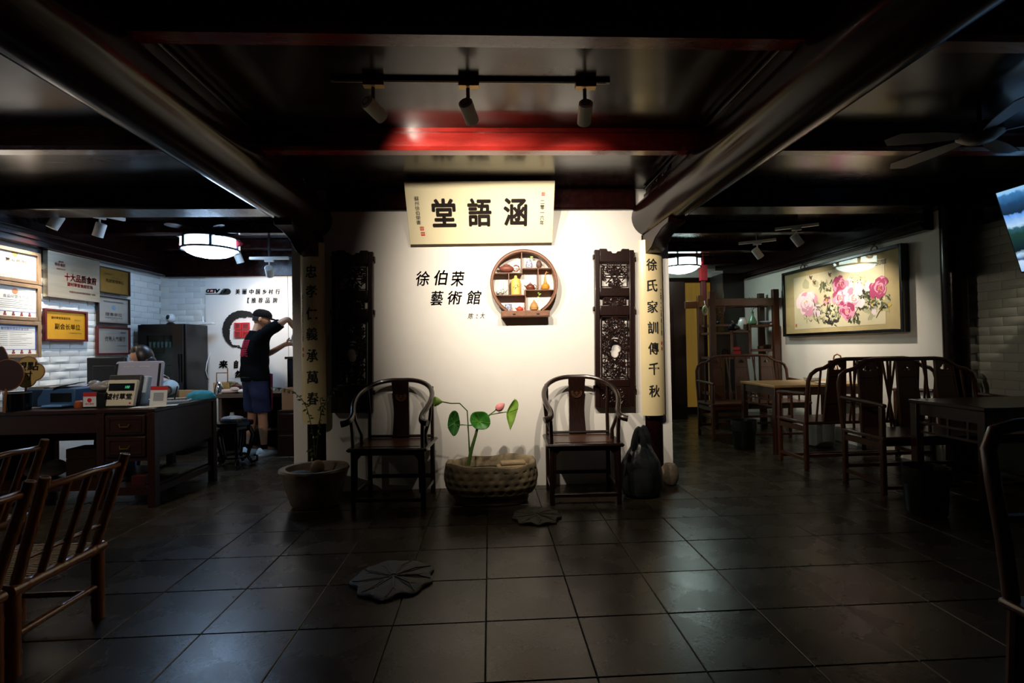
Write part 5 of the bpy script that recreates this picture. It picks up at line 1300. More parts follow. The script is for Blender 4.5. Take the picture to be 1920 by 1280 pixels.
limb(J, E, 'al', [(*wsl, .068), (*Vector(wsl).lerp(we_l, .5), .062), (*we_l, .052), (*we_l.lerp(ww_l, .5), .036), (*ww_l, .024)]); limb(J, E, 'ar', [(*wsr, .05), (*Vector(wsr).lerp(we_r, .5), .043), (*we_r, .036), (*we_r.lerp(ww_r, .5), .032), (*ww_r, .024)])
E += [('chest', 'al0'), ('chest', 'ar0')]
hand(J, E, 'hl', 'al4', (ww_l-we_l), (-1, 0, 0), (0, 0, -1), .3, .9); hand(J, E, 'hr', 'ar4', (ww_r-we_r), tuple(-WR), (0, 0, -1), .3, .9)
for s, nm in ((1, 'lr'), (-1, 'll')):
    limb(J, E, nm, [(*wl_(-.02, .09*s, .50), .09), (*wl_(.20, .10*s, .50), .075), (*wl_(.38, .10*s, .49), .055), (*wl_(.36, .10*s, .26), .05), (*wl_(.34, .10*s, .07), .035), (*wl_(.46, .10*s, .03), .03, .022)]); E.append(('pel', nm+'0'))
whc = Vector((at(266, 664, Y=5.2).x+3.62, -.08, 1.225)); wR = Matrix.Rotation(math.radians(188)+PI/2, 3, 'Z') @ Matrix.Rotation(math.radians(14), 3, 'X')
skin('body', J, E, 'pel', SKIN, wo, sub=3, extra=lambda mb: head_shape(mb, whc, wR))
scalp(whc, wR, HAIR, wo, z0=-.75, k=1.15)
MB().ball(tuple(Matrix.Translation(whc) @ wR.to_4x4() @ Vector((0, .045, -.06))), (.080, .072, .075), 14).build('hair_back', HAIR, wo)
mk = MB(); M4w = Matrix.Translation(whc) @ wR.to_4x4(); vs = []
for i in range(5):
    for j in range(9): a = -PI/2-1.15+2.3*j/8; vs.append((.080*math.cos(a)*(1-.06*abs(i-2)), .106*math.sin(a)*(1-.03*abs(i-2))-.004, -.018-.018*i))
mk.add(vs, [(i*9+j, i*9+j+1, (i+1)*9+j+1, (i+1)*9+j) for i in range(4) for j in range(8)], 0, M4w).build('face_mask', M('mask_blue', '#a9c4d6', .8), wo, smooth=80)
wbody = [c for c in COL.objects if c.parent == wo and c.name.startswith('body')][0]
def in_wshirt(c):
    for a, b in ((we_l, ww_l), (we_r, ww_r)):
        t, d = seg_t(c, a, b)
        if d < .09 and t > .05: return t < .62
    return .50 < c.z < 1.055 and math.hypot(c.x, c.y) < .31 and seg_t(c, wl_(.2, .1, .5), wl_(.38, .1, .49))[1] > .10 and seg_t(c, wl_(.2, -.1, .5), wl_(.38, -.1, .49))[1] > .10
garment(wbody, 'shirt', CLOTHW, wo, in_wshirt, .026, .008)
garment(wbody, 'trousers', CLOTHB, wo, lambda c: .10 < c.z < .60 and math.hypot(c.x, c.y) < .48 and not in_wshirt(c), .014)
st = thing('round_stool', 'plain dark stool under the seated woman', 'stool', (-3.58, 5.30, 0))
MB().lathe([(.17, .33), (.18, .34), (.18, .365), (.17, .372)], n=24).build('seat', DWOOD, st)
for k in range(4): a = PI/4+k*PI/2; MB().rod([(.15*math.cos(a), .15*math.sin(a), 0), (.12*math.cos(a), .12*math.sin(a), .335)], .016, 8).build('leg', DWOOD, st)

# carved drum stool right of the desk
ds = thing('carved_stool', 'dark glossy carved stool with curled feet right of the reception desk', 'stool', (at(440, 870, Z=0).x+.02, 5.52, 0))
MB().lathe([(.16, .44), (.19, .445), (.195, .465), (.19, .485), (.15, .49)], n=28).build('seat', BLACKG, ds); MB().lathe([(.15, .38), (.165, .41), (.16, .44)], n=28).build('apron', BLACKG, ds)
for k in range(5):
    a = 2*PI*k/5+.3; ca, sa = math.cos(a), math.sin(a)
    MB().rod([(.15*ca, .15*sa, .42), (.185*ca, .185*sa, .33), (.15*ca, .15*sa, .18), (.13*ca, .13*sa, .09), (.17*ca, .17*sa, .02), (.225*ca, .225*sa, .035), (.225*ca, .225*sa, .085), (.19*ca, .19*sa, .095)], [.024, .022, .018, .018, .017, .015, .013, .010], 8).build('leg', BLACKG, ds)
MB().rod([(.13*math.cos(2*PI*i/24), .13*math.sin(2*PI*i/24), .10) for i in range(24)], .014, 7, closed=True).build('ring_stretcher', BLACKG, ds)
pk = MB(); pk.ball((0, 0, .03), (.12, .09, .03), 14).bx(-.10, .08, -.06, .06, 0, .02)
tag(pk.build('film_packet', M('hazy_film', ''), loc=(ds.location.x-.01, 5.5, .492)), 'crumpled hazy packet lying on the carved stool', 'packet')

# ================================================================== RIGHT ROOM
# peony painting on the right wall: local x runs along -Y, front faces -X
PY0, PY1, PZ0, PZ1 = 4.81, 6.87, 1.345, 2.275
pa = thing('peony_painting', 'wide black framed painting of pink peonies on the right white wall', 'painting', (XR-.055, (PY0+PY1)/2, (PZ0+PZ1)/2), -PI/2)
pw, ph = PY1-PY0, PZ1-PZ0
MB().bx(-pw/2+.01, pw/2-.01, .0, .02, -ph/2+.01, ph/2-.01).build('mount', M('mount_silk', '#b3a070', .8, var=(4, .08)), pa)
MB().bx(-pw/2+.24, pw/2-.25, -.002, 0, -ph/2+.095, ph/2-.11).build('paper', M('painting_paper', '#d0c5a2', .8, var=(2.5, .06)), pa)
fw = .038
for a in ((-pw/2, -pw/2+fw, -ph/2, ph/2), (pw/2-fw, pw/2, -ph/2, ph/2), (-pw/2+fw, pw/2-fw, -ph/2, -ph/2+fw), (-pw/2+fw, pw/2-fw, ph/2-fw, ph/2)):
    MB().bx(a[0], a[1], -.03, .045, a[2], a[3]).build('frame_bar', BLACKG, pa, bevel=.006)
MB().bx(-pw/2+fw, pw/2-fw, -.016, -.013, -ph/2+fw, ph/2-fw).build('pane', GLASS, pa)
for u in (-.62, .62):
    MB().rod([(u+.045*math.cos(a), .02, ph/2+.012+.04*math.sin(a)) for a in [PI*i/8 for i in range(9)]], .008, 6).rod([(u, .02, ph/2+.05), (u, .02, ph/2+.075)], .008, 6).build('hanging_hook', M('hook_copper', '#6b3a22', .5), pa)
pc = [M('ink_rose', '#a33a62', .8), M('ink_pink', '#d795ab', .8), M('ink_pale', '#efd8da', .8), M('ink_green', '#4d5230', .8), M('ink_dark', '#23241a', .8), M('ink_wash', '#a9a683', .8), M('ink_yellow', '#c6a52e', .8), M('ink_brown', '#6a4b30', .8), M('ink_lilac', '#e2cdd4', .8)]
pb = MB(); rn = random.Random(21); lay = [0]
def blot(x, z, rx, rz_, mi, ang=0., n=12, jit=.2):
    lay[0] += 1; d = -.0024-lay[0]*2.2e-6
    ps = []
    for i in range(n):
        a = 2*PI*i/n; k = 1+rn.uniform(-jit, jit); u, v = rx*k*math.cos(a), rz_*k*math.sin(a)
        ps.append((x+u*math.cos(ang)-v*math.sin(ang), d, z+u*math.sin(ang)+v*math.cos(ang)))
    pb.add(ps, [tuple(range(n))], mi)
def P_(zx, zy):   # zoomed photo frame -> painting plane (x right, z up)
    p = at(1470+zx*240/1617, 450+zy*190/1280, X=XR-.055); return (PY0+PY1)/2-p.y, p.z-(PZ0+PZ1)/2
def peony(zx, zy, r, cols, n=46):
    cx_, cz_ = P_(zx, zy)
    for k in range(n):
        u = 1-k/n; a = rn.random()*2*PI; rad = r*u*.82
        blot(cx_+rad*math.cos(a)*1.15, cz_+rad*math.sin(a), r*(.22+.12*u), r*(.16+.10*u), rn.choice(cols), a+PI/2, 10, .14)
    for k in range(6): blot(cx_+rn.uniform(-.2, .2)*r, cz_+rn.uniform(-.2, .2)*r, .008, .006, 6)
for _ in range(26):   # pale washes first
    x, z = P_(rn.uniform(250, 1300), rn.uniform(520, 950)); blot(x, z, rn.uniform(.03, .09), rn.uniform(.03, .07), 5 if rn.random() < .6 else 8, rn.random()*3, 14, .25)
def foliage(zx0, zx1, zy0, zy1, n, cols, s=(.012, .04)):
    for _ in range(n):
        x, z = P_(rn.uniform(zx0, zx1), rn.uniform(zy0, zy1)); l = rn.uniform(*s); blot(x, z, l, l*rn.uniform(.2, .5), rn.choice(cols), rn.uniform(-1.6, 1.6), 8, .3)
foliage(540, 720, 800, 1010, 60, [3, 4, 3, 5]); foliage(860, 1100, 640, 880, 80, [3, 4, 3]); foliage(1080, 1340, 680, 900, 80, [3, 4, 5, 3, 6])
foliage(240, 520, 820, 1030, 70, [5, 3, 7, 5]); foliage(820, 960, 860, 1050, 40, [4, 3]); foliage(500, 700, 1000, 1080, 26, [4], (.012, .045)); foliage(460, 620, 520, 640, 24, [5, 3], (.02, .05)); foliage(820, 1040, 430, 600, 40, [6, 5, 3], (.006, .016))
peony(285, 800, .19, [8, 1, 2, 2]); peony(540, 760, .075, [0, 7, 1], 20); peony(715, 570, .125, [0, 0, 1]); peony(710, 720, .125, [0, 1, 1, 8]); peony(890, 730, .175, [1, 2, 2, 8]); peony(800, 900, .12, [0, 1, 1]); peony(1215, 610, .135, [0, 0, 1])
for pts in ([(560, 930), (470, 900), (400, 830), (370, 740)], [(900, 1040), (880, 960), (960, 820), (1010, 700)], [(1170, 980), (1210, 900), (1280, 820)], [(600, 1060), (580, 1000), (560, 930)]):
    pb.rod([(P_(*q)[0], -.0026, P_(*q)[1]) for q in pts], .006, 4, mi=4, flat=.2)
for bx0, by0 in ((340, 480), (385, 540), (580, 440)):   # small birds
    x, z = P_(bx0, by0); blot(x, z, .035, .016, 7, -.9, 10); blot(x+.02, z+.015, .02, .008, 4, .6, 8); blot(x-.02, z+.02, .022, .007, 7, 1.6, 8)
pb.build('painted_peonies', pc, pa, smooth=0)
a0, a1 = P_(1000, 300), P_(1290, 270)
s_ = '富貴花開春常在歲次辛卯年夏月'
for k, ch in enumerate(s_):
    zx = 1275-k*38; zy = 268+k*8.6; x, z = P_(zx, zy); w_ = .050 if k < 7 else .034
    txt(ch, w_, w_*1.1, INK, pa, (x, -.002, z), 'inscription', off=-.006, shear=.15)
x, z = P_(158, 1080); MB().bx(x-.018, x+.018, -.003, -.002, z-.022, z+.022).build('seal', M('faded_seal', '#b5643c', .8), pa)

# amber glass doors and dark panels at the far back
def bk(px, py, y=8.6): return at(px, py, Y=y)
d1 = thing('door_1', 'dark framed sliding door with two amber glass panes at the back right', 'door', (0, 0, 0)); d1['kind'] = 'structure'
xa, xm, xb, z1 = bk(1284, 600).x, bk(1319, 600).x, bk(1360, 600).x, bk(1320, 530).z
for x0, x1 in ((xa, xm-.04), (xm+.04, xb)): MB().bx(x0, x1, 8.60, 8.615, .12, z1).build('pane', YGLASS, d1)
for x0, x1 in ((xm-.05, xm+.05), (xb-.02, xb+.08), (xa-.3, xa)): MB().bx(x0, x1, 8.56, 8.64, 0, z1).build('stile', DWOOD, d1)
MB().bx(xa-.35, 4.38, 8.55, 8.65, z1, z1+.09).build('head_rail', DWOOD, d1); MB().bx(xa, xb, 8.57, 8.63, 0, .12).build('bottom_rail', DWOOD, d1)
MB().bx(4.02, 4.39, 8.05, 8.54, 0, z1+.09).build('side_panel', DWOOD, d1, bevel=.01)
MB().bx(xb+.08, 4.38, 8.57, 8.63, 0, z1).build('side_panel', DWOOD, d1)
struct(MB().bx(xa-.40, 4.39, 8.60, 8.70, z1+.09, 2.60).build('wall_band', PLASTER), 'white wall band above the amber doors', 'wall')
dl = struct(MB().bx(bk(1253, 600, 8.0).x, bk(1283, 600, 8.0).x, 7.95, 8.0, 0, bk(1270, 528, 8.0).z).build('door_2', DWOOD, bevel=.006), 'dark open door leaf at the back of the right room', 'door')
MB().bx(bk(1260, 600, 8.0).x, bk(1277, 600, 8.0).x, 7.94, 7.95, .25, 1.9).build('inset_panel', LATW, dl)
rd = thing('red_tassel', 'red hanging box charm with a long tassel above the door', 'ornament', (bk(1318, 500, 7.5).x, 7.5, 0))
zt = bk(1318, 497, 7.5).z; zb_ = bk(1318, 526, 7.5).z; MB().bx(-.05, .05, -.04, .04, zb_, zt).build('charm', M('red_charm', '#7a0f16', .6), rd)
MB().rod([(0, 0, zt), (0, 0, ZC)], .004, 5).build('string', RED, rd); MB().bx(-.03, .03, -.02, .02, zb_-.55, zb_).build('tassel', M('dark_red_tassel', '#4a0c10', .9), rd)

# display rack
rk = thing('display_rack', 'tall open dark wooden display rack against the right wall at the back', 'rack', (0, 0, 0))
rx0, rx1, ry0, ry1 = 3.29, 4.29, 7.0, 7.38; rzt = 1.93
for x, y, z in ((rx0+.03, ry0, 2.04), (rx1, ry0, 2.06), (rx0+.02, ry1, 2.02), (rx1, ry1, 2.04)):
    MB().bx(x-.045, x+.045, y-.03, y+.03, 0, z).build('post', BWOOD, rk, bevel=.004)
for y in (ry0, ry1): MB().bx(rx0-.22 if y == ry1 else rx0-.04, rx1+.09, y-.028, y+.028, rzt-.11, rzt).build('top_rail', BWOOD, rk, bevel=.004)
for x in (rx0+.02, rx1): MB().bx(x-.03, x+.03, ry0, ry1, rzt-.10, rzt-.02).build('side_rail', BWOOD, rk, bevel=.004)
def rp(px, py): return at(px, py, Y=7.15)
def rbx(x0, x1, zz, nm='shelf_board', dp=(ry0, ry1)): return MB().bx(x0, x1, dp[0], dp[1], zz-.035, zz).build(nm, BWOOD, rk, bevel=.003)
zA, zB, zC, zD, zE = rp(1430, 609).z, rp(1370, 620).z, rp(1350, 608).z, rp(1420, 654).z, rp(1380, 668).z
xq, xr_ = rp(1362, 610).x, rp(1396, 610).x
rbx(xr_, rx1, zA); rbx(xq, xr_, zB); rbx(rx0, xq, zC, dp=(7.05, 7.3)); rbx(rx0, xq, zB-.02); rbx(xr_, rx1, zD); rbx(rx0, xr_, zE); rbx(rx0, rx1, .52); rbx(rx0, rx1, .18)
for x, z0, z1_ in ((xr_, zE, zA+.02), (xq, zE, zB)): MB().bx(x-.022, x+.022, ry0, ry1, z0, z1_).build('divider', BWOOD, rk)
def rack_item(px, zz): return (at(px, 600, Y=7.15).x, 7.15, zz)
t = thing('white_jar', 'white ceramic jar with a dark square opening on the display rack', 'jar', rack_item(1394, max(zA, zB)))
t.location = (xr_-.05, 7.1, zB); MB().lathe([(.05, 0), (.07, .02), (.075, .10), (.06, .16), (.045, .175), (.05, .19), (.04, .195)], n=20).build('body', PORCE, t); MB().bx(-.028, .028, -.078, -.04, .02, .09).build('opening', BLACKP, t)
t = thing('celadon_vase', 'pale green vase with bare dark twigs on the display rack', 'vase', (rp(1411, 600).x, 7.15, zA))
MB().lathe([(.035, 0), (.06, .02), (.062, .05), (.04, .10), (.018, .14), (.016, .18), (.024, .20)], n=20).build('body', CELADON, t)
tw = MB()
for pts in ([(0, .19), (-.01, .28), (-.05, .38), (-.04, .42)], [(0, .19), (.03, .30), (.10, .36), (.13, .42)], [(.01, .25), (.08, .27), (.16, .27)], [(-.01, .28), (.01, .36), (.0, .43)]): tw.rod([(x, 0, z) for x, z in pts], [.004, .003, .003, .002], 5)
for x, z in ((.13, .42), (.16, .27), (-.04, .41), (.09, .36), (-.03, .34), (.02, .33), (.12, .28)): tw.ball((x, 0, z), (.014, .008, .012), 6)
tw.build('twigs', M('dark_twig', '#1c1512', .8), t)
t = thing('lidded_plate', 'flat blue and white porcelain dish on the display rack', 'dish', (rp(1435, 608).x, 7.15, zA))
MB().lathe([(.05, 0), (.06, .01), (.105, .035), (.11, .045), (.10, .052), (.05, .062), (.001, .064)], n=24).build('body', PORCB, t)
t = thing('dark_teapot', 'dark blue lidded teapot with a small gold knob on the display rack', 'teapot', (rp(1372, 615).x, 7.12, zB))
MB().lathe([(.04, 0), (.08, .03), (.085, .07), (.06, .10), (.02, .11), (.012, .135)], n=20).build('body', M('dark_glaze', '#14181f', .2, coat=.5), t); MB().rod([(-.07, 0, .06), (-.12, 0, .11)], [.018, .008], 8).build('spout', M('dark_glaze', ''), t); MB().rod([(.08+.035*math.sin(a), 0, .06+.04*math.cos(a)) for a in [PI*i/8 for i in range(9)]], .007, 6).build('handle', M('dark_glaze', ''), t); MB().ball((0, 0, .14), .014, 8).build('knob', BRASSY, t)
pt2 = thing('plum_branch', 'dried plum branch with dark red blossoms on the left rack shelf', 'branch', (rp(1345, 600).x, 7.12, zC))
tb = MB(); rn = random.Random(4)
MB().lathe([(.03, 0), (.035, .03), (.02, .05)], n=12).build('pot', BLACKP, pt2)
for k in range(5):
    pts = [(0, 0, .04)]; x, z = 0, .04
    for q in range(4): x += rn.uniform(-.01, .055)*(1 if k % 2 else .8); z += rn.uniform(.03, .075); pts.append((x-.03*k*.3, rn.uniform(-.02, .02), z))
    tb.rod(pts, [.004, .003, .003, .002, .002], 5)
    for p in pts[2:]: tb.ball(p, .012, 6, mi=1)
tb.build('twigs', [M('dark_twig', ''), M('plum_red', '#4a1614', .8)], pt2)
t = thing('red_box', 'small rounded red box on the middle rack shelf', 'box', (rp(1374, 650).x, 7.12, zE+.0))
MB().bx(-.085, .085, -.04, .04, .09, .15).bx(-.09, .09, -.05, .05, 0, .09).build('body', [M('red_card', '#a31420', .5)], t, bevel=.012)
t = thing('wire_cage', 'small dark wire birdcage ornament on the left rack shelf', 'ornament', (rp(1356, 660).x, 7.1, zE))
w_ = MB()
for k in range(6): a = PI*k/6; w_.rod([(.05*math.cos(a)*math.cos(u), .05*math.sin(a)*math.cos(u), .05+.07*math.sin(u)) for u in [PI*i/12 for i in range(13)]], .004, 5)
for z in (.0, .05): w_.rod([(.05*math.cos(2*PI*i/16), .05*math.sin(2*PI*i/16), z+.004) for i in range(16)], .005, 5, closed=True)
for k in range(6): a = PI*k/3; w_.rod([(.05*math.cos(a), .05*math.sin(a), 0), (.05*math.cos(a), .05*math.sin(a), .05)], .004, 5)
w_.rod([(.02*math.cos(2*PI*i/12), 0, .135+.02*math.sin(2*PI*i/12)) for i in range(12)], .003, 5, closed=True); w_.build('frame', BLACKP, t)
t = thing('white_scoop', 'small white folded paper piece on the lower right rack shelf', 'paper', (rp(1402, 650).x, 7.1, zD)); MB().prism([(-.02, 0), (.03, 0), (.045, .06), (.0, .07), (-.02, .10)], .02).build('body', PORCE, t)
for k, (px, nm) in enumerate(((1426, 'small brown block'), (1438, 'dark low box'))):
    tag(MB().bx(-.035-.02*k, .035+.02*k, -.03, .03, 0, .045+.02*k).build('wooden_block', BWOOD if k == 0 else DWOOD, loc=(rp(px, 650).x, 7.15, zD), bevel=.004), f'{nm} on the lower right rack shelf', 'block')
pg = thing('hanging_pendant', 'pale green painted oval pendant with a brown tassel hanging on the left rack post', 'ornament', (at(1322, 582, Y=6.93).x, 6.93, 0))
z0 = at(1322, 582, Y=6.93).z; MB().ball((0, 0, z0), (.045, .018, .075), 18).build('gourd_body', M('pendant_cream', '#b9bd98', .5), pg)
fl_ = MB()
for k in range(5): a = 2*PI*k/5; fl_.ball((.018*math.cos(a), -.018, z0+.025*math.sin(a)), (.012, .003, .014), 6)
fl_.build('painted_flower', SMALLLEAF, pg); MB().rod([(0, 0, z0+.07), (.01, .042, z0+.15)], .003, 5).build('cord', WHITEP, pg); MB().lathe([(.004, 0), (.02, -.01), (.026, -.16), (.001, -.165)], (0, 0, z0-.075), 10).build('tassel', M('tassel_brown', '#4a3218', .9), pg)

# bench seats
def ruyi(cx_, cz_, s, n):
    out = []
    for i in range(n):
        a = 2*PI*i/n; r = s*(1+.28*math.cos(3*(a-PI/2)))*(1 if math.sin(a) > 0 else .85); out.append((cx_+1.35*r*math.cos(a), cz_+.8*r*math.sin(a)))
    return out
def bench(label, loc, rz, Lb=1.32):
    t = thing('bench_seat', label, 'bench', loc, rz, 'wooden booth benches in the right room')
    hl = Lb/2; yb, yf = .21, -.21
    MB().bx(-hl-.02, hl+.02, yf-.03, yb+.02, .445, .475).build('seat', BWOOD, t, bevel=.008)
    MB().bx(-hl+.02, hl-.02, yf-.005, yf+.015, .395, .445).build('apron', BWOOD, t)
    for sx in (-1, 1):
        MB().bar((sx*hl, yf, 0), (sx*hl, yf, .72), .038).build('front_leg', BWOOD, t, bevel=.008)
        MB().bar((sx*hl, yb, 0), (sx*hl, yb, .47), .038).build('rear_leg', BWOOD, t, bevel=.008)
        MB().rod([(sx*hl, yf-.03, .725), (sx*hl, yf+.05, .735), (sx*(hl+.005), yb+.02, .75)], .018, 8).build('arm_rail', BWOOD, t)
        MB().rod([(sx*hl, 0, .47), (sx*(hl+.003), 0, .735)], .012, 8).build('arm_spindle', BWOOD, t)
        MB().bar((sx*hl, yf, .10), (sx*hl, yb, .10), .022, .03).build('stretcher', BWOOD, t)
        MB().bar((sx*hl, yf, .40), (sx*hl, yb, .40), .022, .05).build('side_apron', BWOOD, t)
    MB().bar((-hl, yf, .06), (hl, yf, .06), .03, .026).build('footrest', BWOOD, t); MB().bar((-hl, yb, .14), (hl, yb, .14), .022, .03).build('stretcher', BWOOD, t)
    yl = lambda z: yb+.012+max(0, z-.47)*.11
    pts = [(-hl, .47), (-hl-.005, .70), (-hl+.0, .88), (-hl+.025, .945), (-hl+.08, .985), (-hl+.15, 1.00), (-hl+.21, 1.035), (-hl+.27, 1.075), (-hl+.36, 1.085)]
    P = [(x, yl(z), z) for x, z in pts]+[(-x, yl(z), z) for x, z in pts[::-1]]
    MB().rod(P, .019, 10).build('back_rail', BWOOD, t)
    for k, x0 in enumerate((-.37, 0, .37)):
        n = 24; w0, w1 = .105, .075
        z0, z1 = .475, 1.075
        b = MB(); q = lambda x, z: (x, 0, z)
        zt_ = .92
        lo = [(x0-w0, z0), (x0+w0, z0), (x0+w1+.006, zt_), (x0-w1-.006, zt_)]
        b.prism(lo, .016); b.ringplate(rect_loop(x0-w1, x0+w1, zt_, z1, n), ruyi(x0, 1.0, .030, n), 0, .016)
        sh_ = [(v[0], v[1]+yl(v[2])-.008, v[2]) for v in b.v]; b.v = sh_
        s_ = b.build('back_splat', BWOOD, t)
        m_ = MB()
        for zz in (.925, .66): m_.bar((x0-.085, yl(zz)-.012, zz), (x0+.085, yl(zz)-.012, zz), .014, .012); m_.bar((x0-.085, yl(zz)+.012, zz), (x0+.085, yl(zz)+.012, zz), .014, .012)
        for sx in (-1, 1): m_.bar((x0+sx*w0, yl(.475), .475), (x0+sx*w1, yl(1.07), 1.07), .018, .024)
        m_.build('splat_moulding', BWOOD, s_)
    for x0, x1 in ((-.20, -.165), (-.17, -.215), (.165, .20), (.21, .17), (-.55, -.53), (.55, .53)):
        zt_ = 1.0 if abs(x0) > .5 else 1.08
        MB().rod([(x0, yl(.475), .475), (x1, yl(zt_), zt_)], .010, 8).build('back_spindle', BWOOD, t)
    return t
B1 = bench('brown wooden bench at the back below the display rack facing the front', (3.55, 6.36, 0), 0, 1.30)
B2 = dup(B1, (3.74, 4.80, 0), PI, 'brown wooden bench with its back to the front bench near the painting')
B3 = dup(B1, (3.83, 3.98, 0), 0, 'brown wooden front bench before the dark column facing the nearest table')
# tables
def table(label, x0, x1, y0, y1, z, top=None):
    t = thing('tea_table', label, 'table', (x0, y0, 0)); w, d = x1-x0, y1-y0
    MB().bx(0, w, 0, d, z-.03, z).build('tabletop', top or TWOOD, t, bevel=.006)
    for x in (.035, w-.035):
        for y in (.035, d-.035): MB().bx(x-.03, x+.03, y-.03, y+.03, 0, z-.03).build('leg', TWOOD, t, bevel=.006)
    for y in (.035, d-.035): MB().bx(.06, w-.06, y-.012, y+.012, z-.12, z-.03).build('apron', TWOOD, t)
    for x in (.035, w-.035): MB().bx(x-.012, x+.012, .06, d-.06, z-.12, z-.03).build('apron', TWOOD, t)
    for x in (.035, w-.035):
        for zz in (z-.18, z-.25): MB().bar((x, .06, zz), (x, d-.06, zz), .018).build('lattice_rail', TWOOD, t)
        for q in range(3): yy = d*(q+1)/4; MB().bar((x, yy, z-.25), (x, yy, z-.12), .016).build('lattice_bar', TWOOD, t)
    return t
table('dark tea table between the two back benches beside the painting', 3.20, 4.32, 5.28, 6.02, .775, M('lit_table_wood', '#a88452', .4, var=(10, .2), stretch=(1, 8, 8)))  # same table wood, top colour lightened to imitate lamplight falling on it
table('dark tea table at the right edge of the photo nearest the camera', 3.36, 4.60, 3.12, 3.72, .785)
# things on the back table
hx = thing('cutlery_holder', 'bamboo holder with a tall arched handle and chopsticks on the back table', 'holder', (4.20, 5.62, .775))
MB().bx(-.06, .06, -.05, .05, 0, .11).build('box', BAMBOO, hx, bevel=.004)
MB().rod([(-.0, .065, .0), (.0, .065, .27), (.0, .05, .31), (.0, .0, .33), (.0, -.05, .31), (0, -.065, .27), (0, -.065, 0)], .0085, 8).build('handle', BAMBOO, hx)
ch = MB()
for k in range(7): ch.rod([(random.uniform(-.04, .04), random.uniform(-.03, .03)+.0, .02), (random.uniform(-.06, .06), random.uniform(.0, .06), .21)], .004, 5)
ch.build('chopsticks', BAMBOO, hx)
tag(MB().lathe([(.028, 0), (.030, .14), (.02, .16), (.02, .18)], n=14).build('bamboo_jar', CANE, loc=(4.08, 5.58, .775)), 'tan woven jar beside the bamboo holder on the back table', 'jar')
tag(MB().lathe([(.06, 0), (.085, .02), (.09, .05), (.086, .05), (.08, .022), (.001, .012)], n=22).build('glass_bowl', M('frosted_glass', '#b9beb8', .2, coat=.5), loc=(3.93, 5.7, .775)), 'pale glass bowl on the back table left of the holder', 'bowl')
tag(MB().lathe([(.12, 0), (.14, .008), (.14, .012), (.001, .012)], n=26).build('plate', PORCE, loc=(3.93, 5.42, .775)), 'flat pale plate near the front edge of the back table', 'plate')
# bins
def bin_(loc, label):
    t = thing('trash_bin', label, 'bin', loc, 0, 'black lined bins')
    MB().lathe([(.105, 0), (.12, .02), (.135, .32), (.138, .325), (.128, .325), (.115, .03)], n=26).build('bucket', BLACKP, t)
    MB().lathe([(.139, .22), (.143, .30), (.142, .345), (.128, .34), (.122, .24)], n=48, fn=lambda i, a: 1+.02*math.sin(13*a+i)+.012*math.sin(7*a)).build('liner', M('liner_film', '#101113', .2, bump=(30, .5)), t, smooth=60)
    return t
bin_((3.02, 5.62, 0), 'black lined waste bin at the end of the back table'); bin_((3.13, 3.34, 0), 'black lined waste bin under the nearest table at right')
# wooden stool under the back table (pale cylinder)
tag(MB().lathe([(.12, 0), (.15, .02), (.155, .30), (.15, .32), (.13, .33), (.001, .33)], n=26).build('pale_bucket', M('grey_bucket', '#5f625e', .5), loc=(3.98, 5.65, 0)), 'grey round bucket under the back table', 'bucket')

# wall screen hanging at the right edge, top leaning into the room
tv = thing('wall_screen', 'wall mounted screen showing blue and white scenes at the right edge', 'television', (4.33, 3.13, 2.10), rot=(0, 0, 0))
nx = Vector((-math.cos(.30), 0, -math.sin(.30)))          # screen normal: into the room and down
Rt = Matrix((Vector((0, -1, 0)), -nx, Vector((0, -1, 0)).cross(-nx))).transposed().to_4x4()
tv.matrix_world = Matrix.Translation((4.26, 3.12, 2.12)) @ Rt
tw_, th_ = 1.22, .70
MB().bx(-tw_/2, tw_/2, 0, .05, -th_/2, th_/2).build('shell', BLACKP, tv, bevel=.006)
sm_ = bpy.data.materials.new('screen_scene'); sm_.use_nodes = True; nt = sm_.node_tree; bsd = nt.nodes['Principled BSDF']; bsd.inputs['Base Color'].default_value = (0, 0, 0, 1); bsd.inputs['Roughness'].default_value = .15
tc = nt.nodes.new('ShaderNodeTexCoord'); sx_ = nt.nodes.new('ShaderNodeSeparateXYZ'); nz = nt.nodes.new('ShaderNodeTexNoise'); nz.inputs['Scale'].default_value = 26; nz.inputs['Detail'].default_value = 8
ad = nt.nodes.new('ShaderNodeMath'); ad.operation = 'MULTIPLY_ADD'; ad.inputs[1].default_value = 1.0/th_; ad.inputs[2].default_value = .455
a2 = nt.nodes.new('ShaderNodeMath'); a2.operation = 'MULTIPLY_ADD'; a2.inputs[1].default_value = .09
rp_ = nt.nodes.new('ShaderNodeValToRGB'); el = rp_.color_ramp.elements
el[0].position = 0; el[0].color = (.35, .6, 1, 1); el[1].position = 1; el[1].color = (.3, .65, 1, 1)
for p_, c_ in ((.14, (.6, .8, 1, 1)), (.17, (.02, .06, .2, 1)), (.23, (.5, .75, 1, 1)), (.27, (.0, .01, .02, 1)), (.46, (.01, .05, .04, 1)), (.53, (.03, .12, .16, 1)), (.56, (.5, .75, 1, 1)), (.69, (.12, .35, .9, 1)), (.71, (.005, .02, .05, 1)), (.82, (.01, .06, .16, 1)), (.93, (.05, .22, .5, 1)), (.95, (.3, .6, 1, 1))):
    e_ = el.new(p_); e_.color = c_
nt.links.new(tc.outputs['Object'], sx_.inputs[0]); nt.links.new(tc.outputs['Object'], nz.inputs['Vector'])
nt.links.new(sx_.outputs['Z'], ad.inputs[0]); nt.links.new(nz.outputs['Fac'], a2.inputs[0]); nt.links.new(ad.outputs[0], a2.inputs[2]); nt.links.new(a2.outputs[0], rp_.inputs[0])
nt.links.new(rp_.outputs[0], bsd.inputs['Emission Color']); bsd.inputs['Emission Strength'].default_value = .9
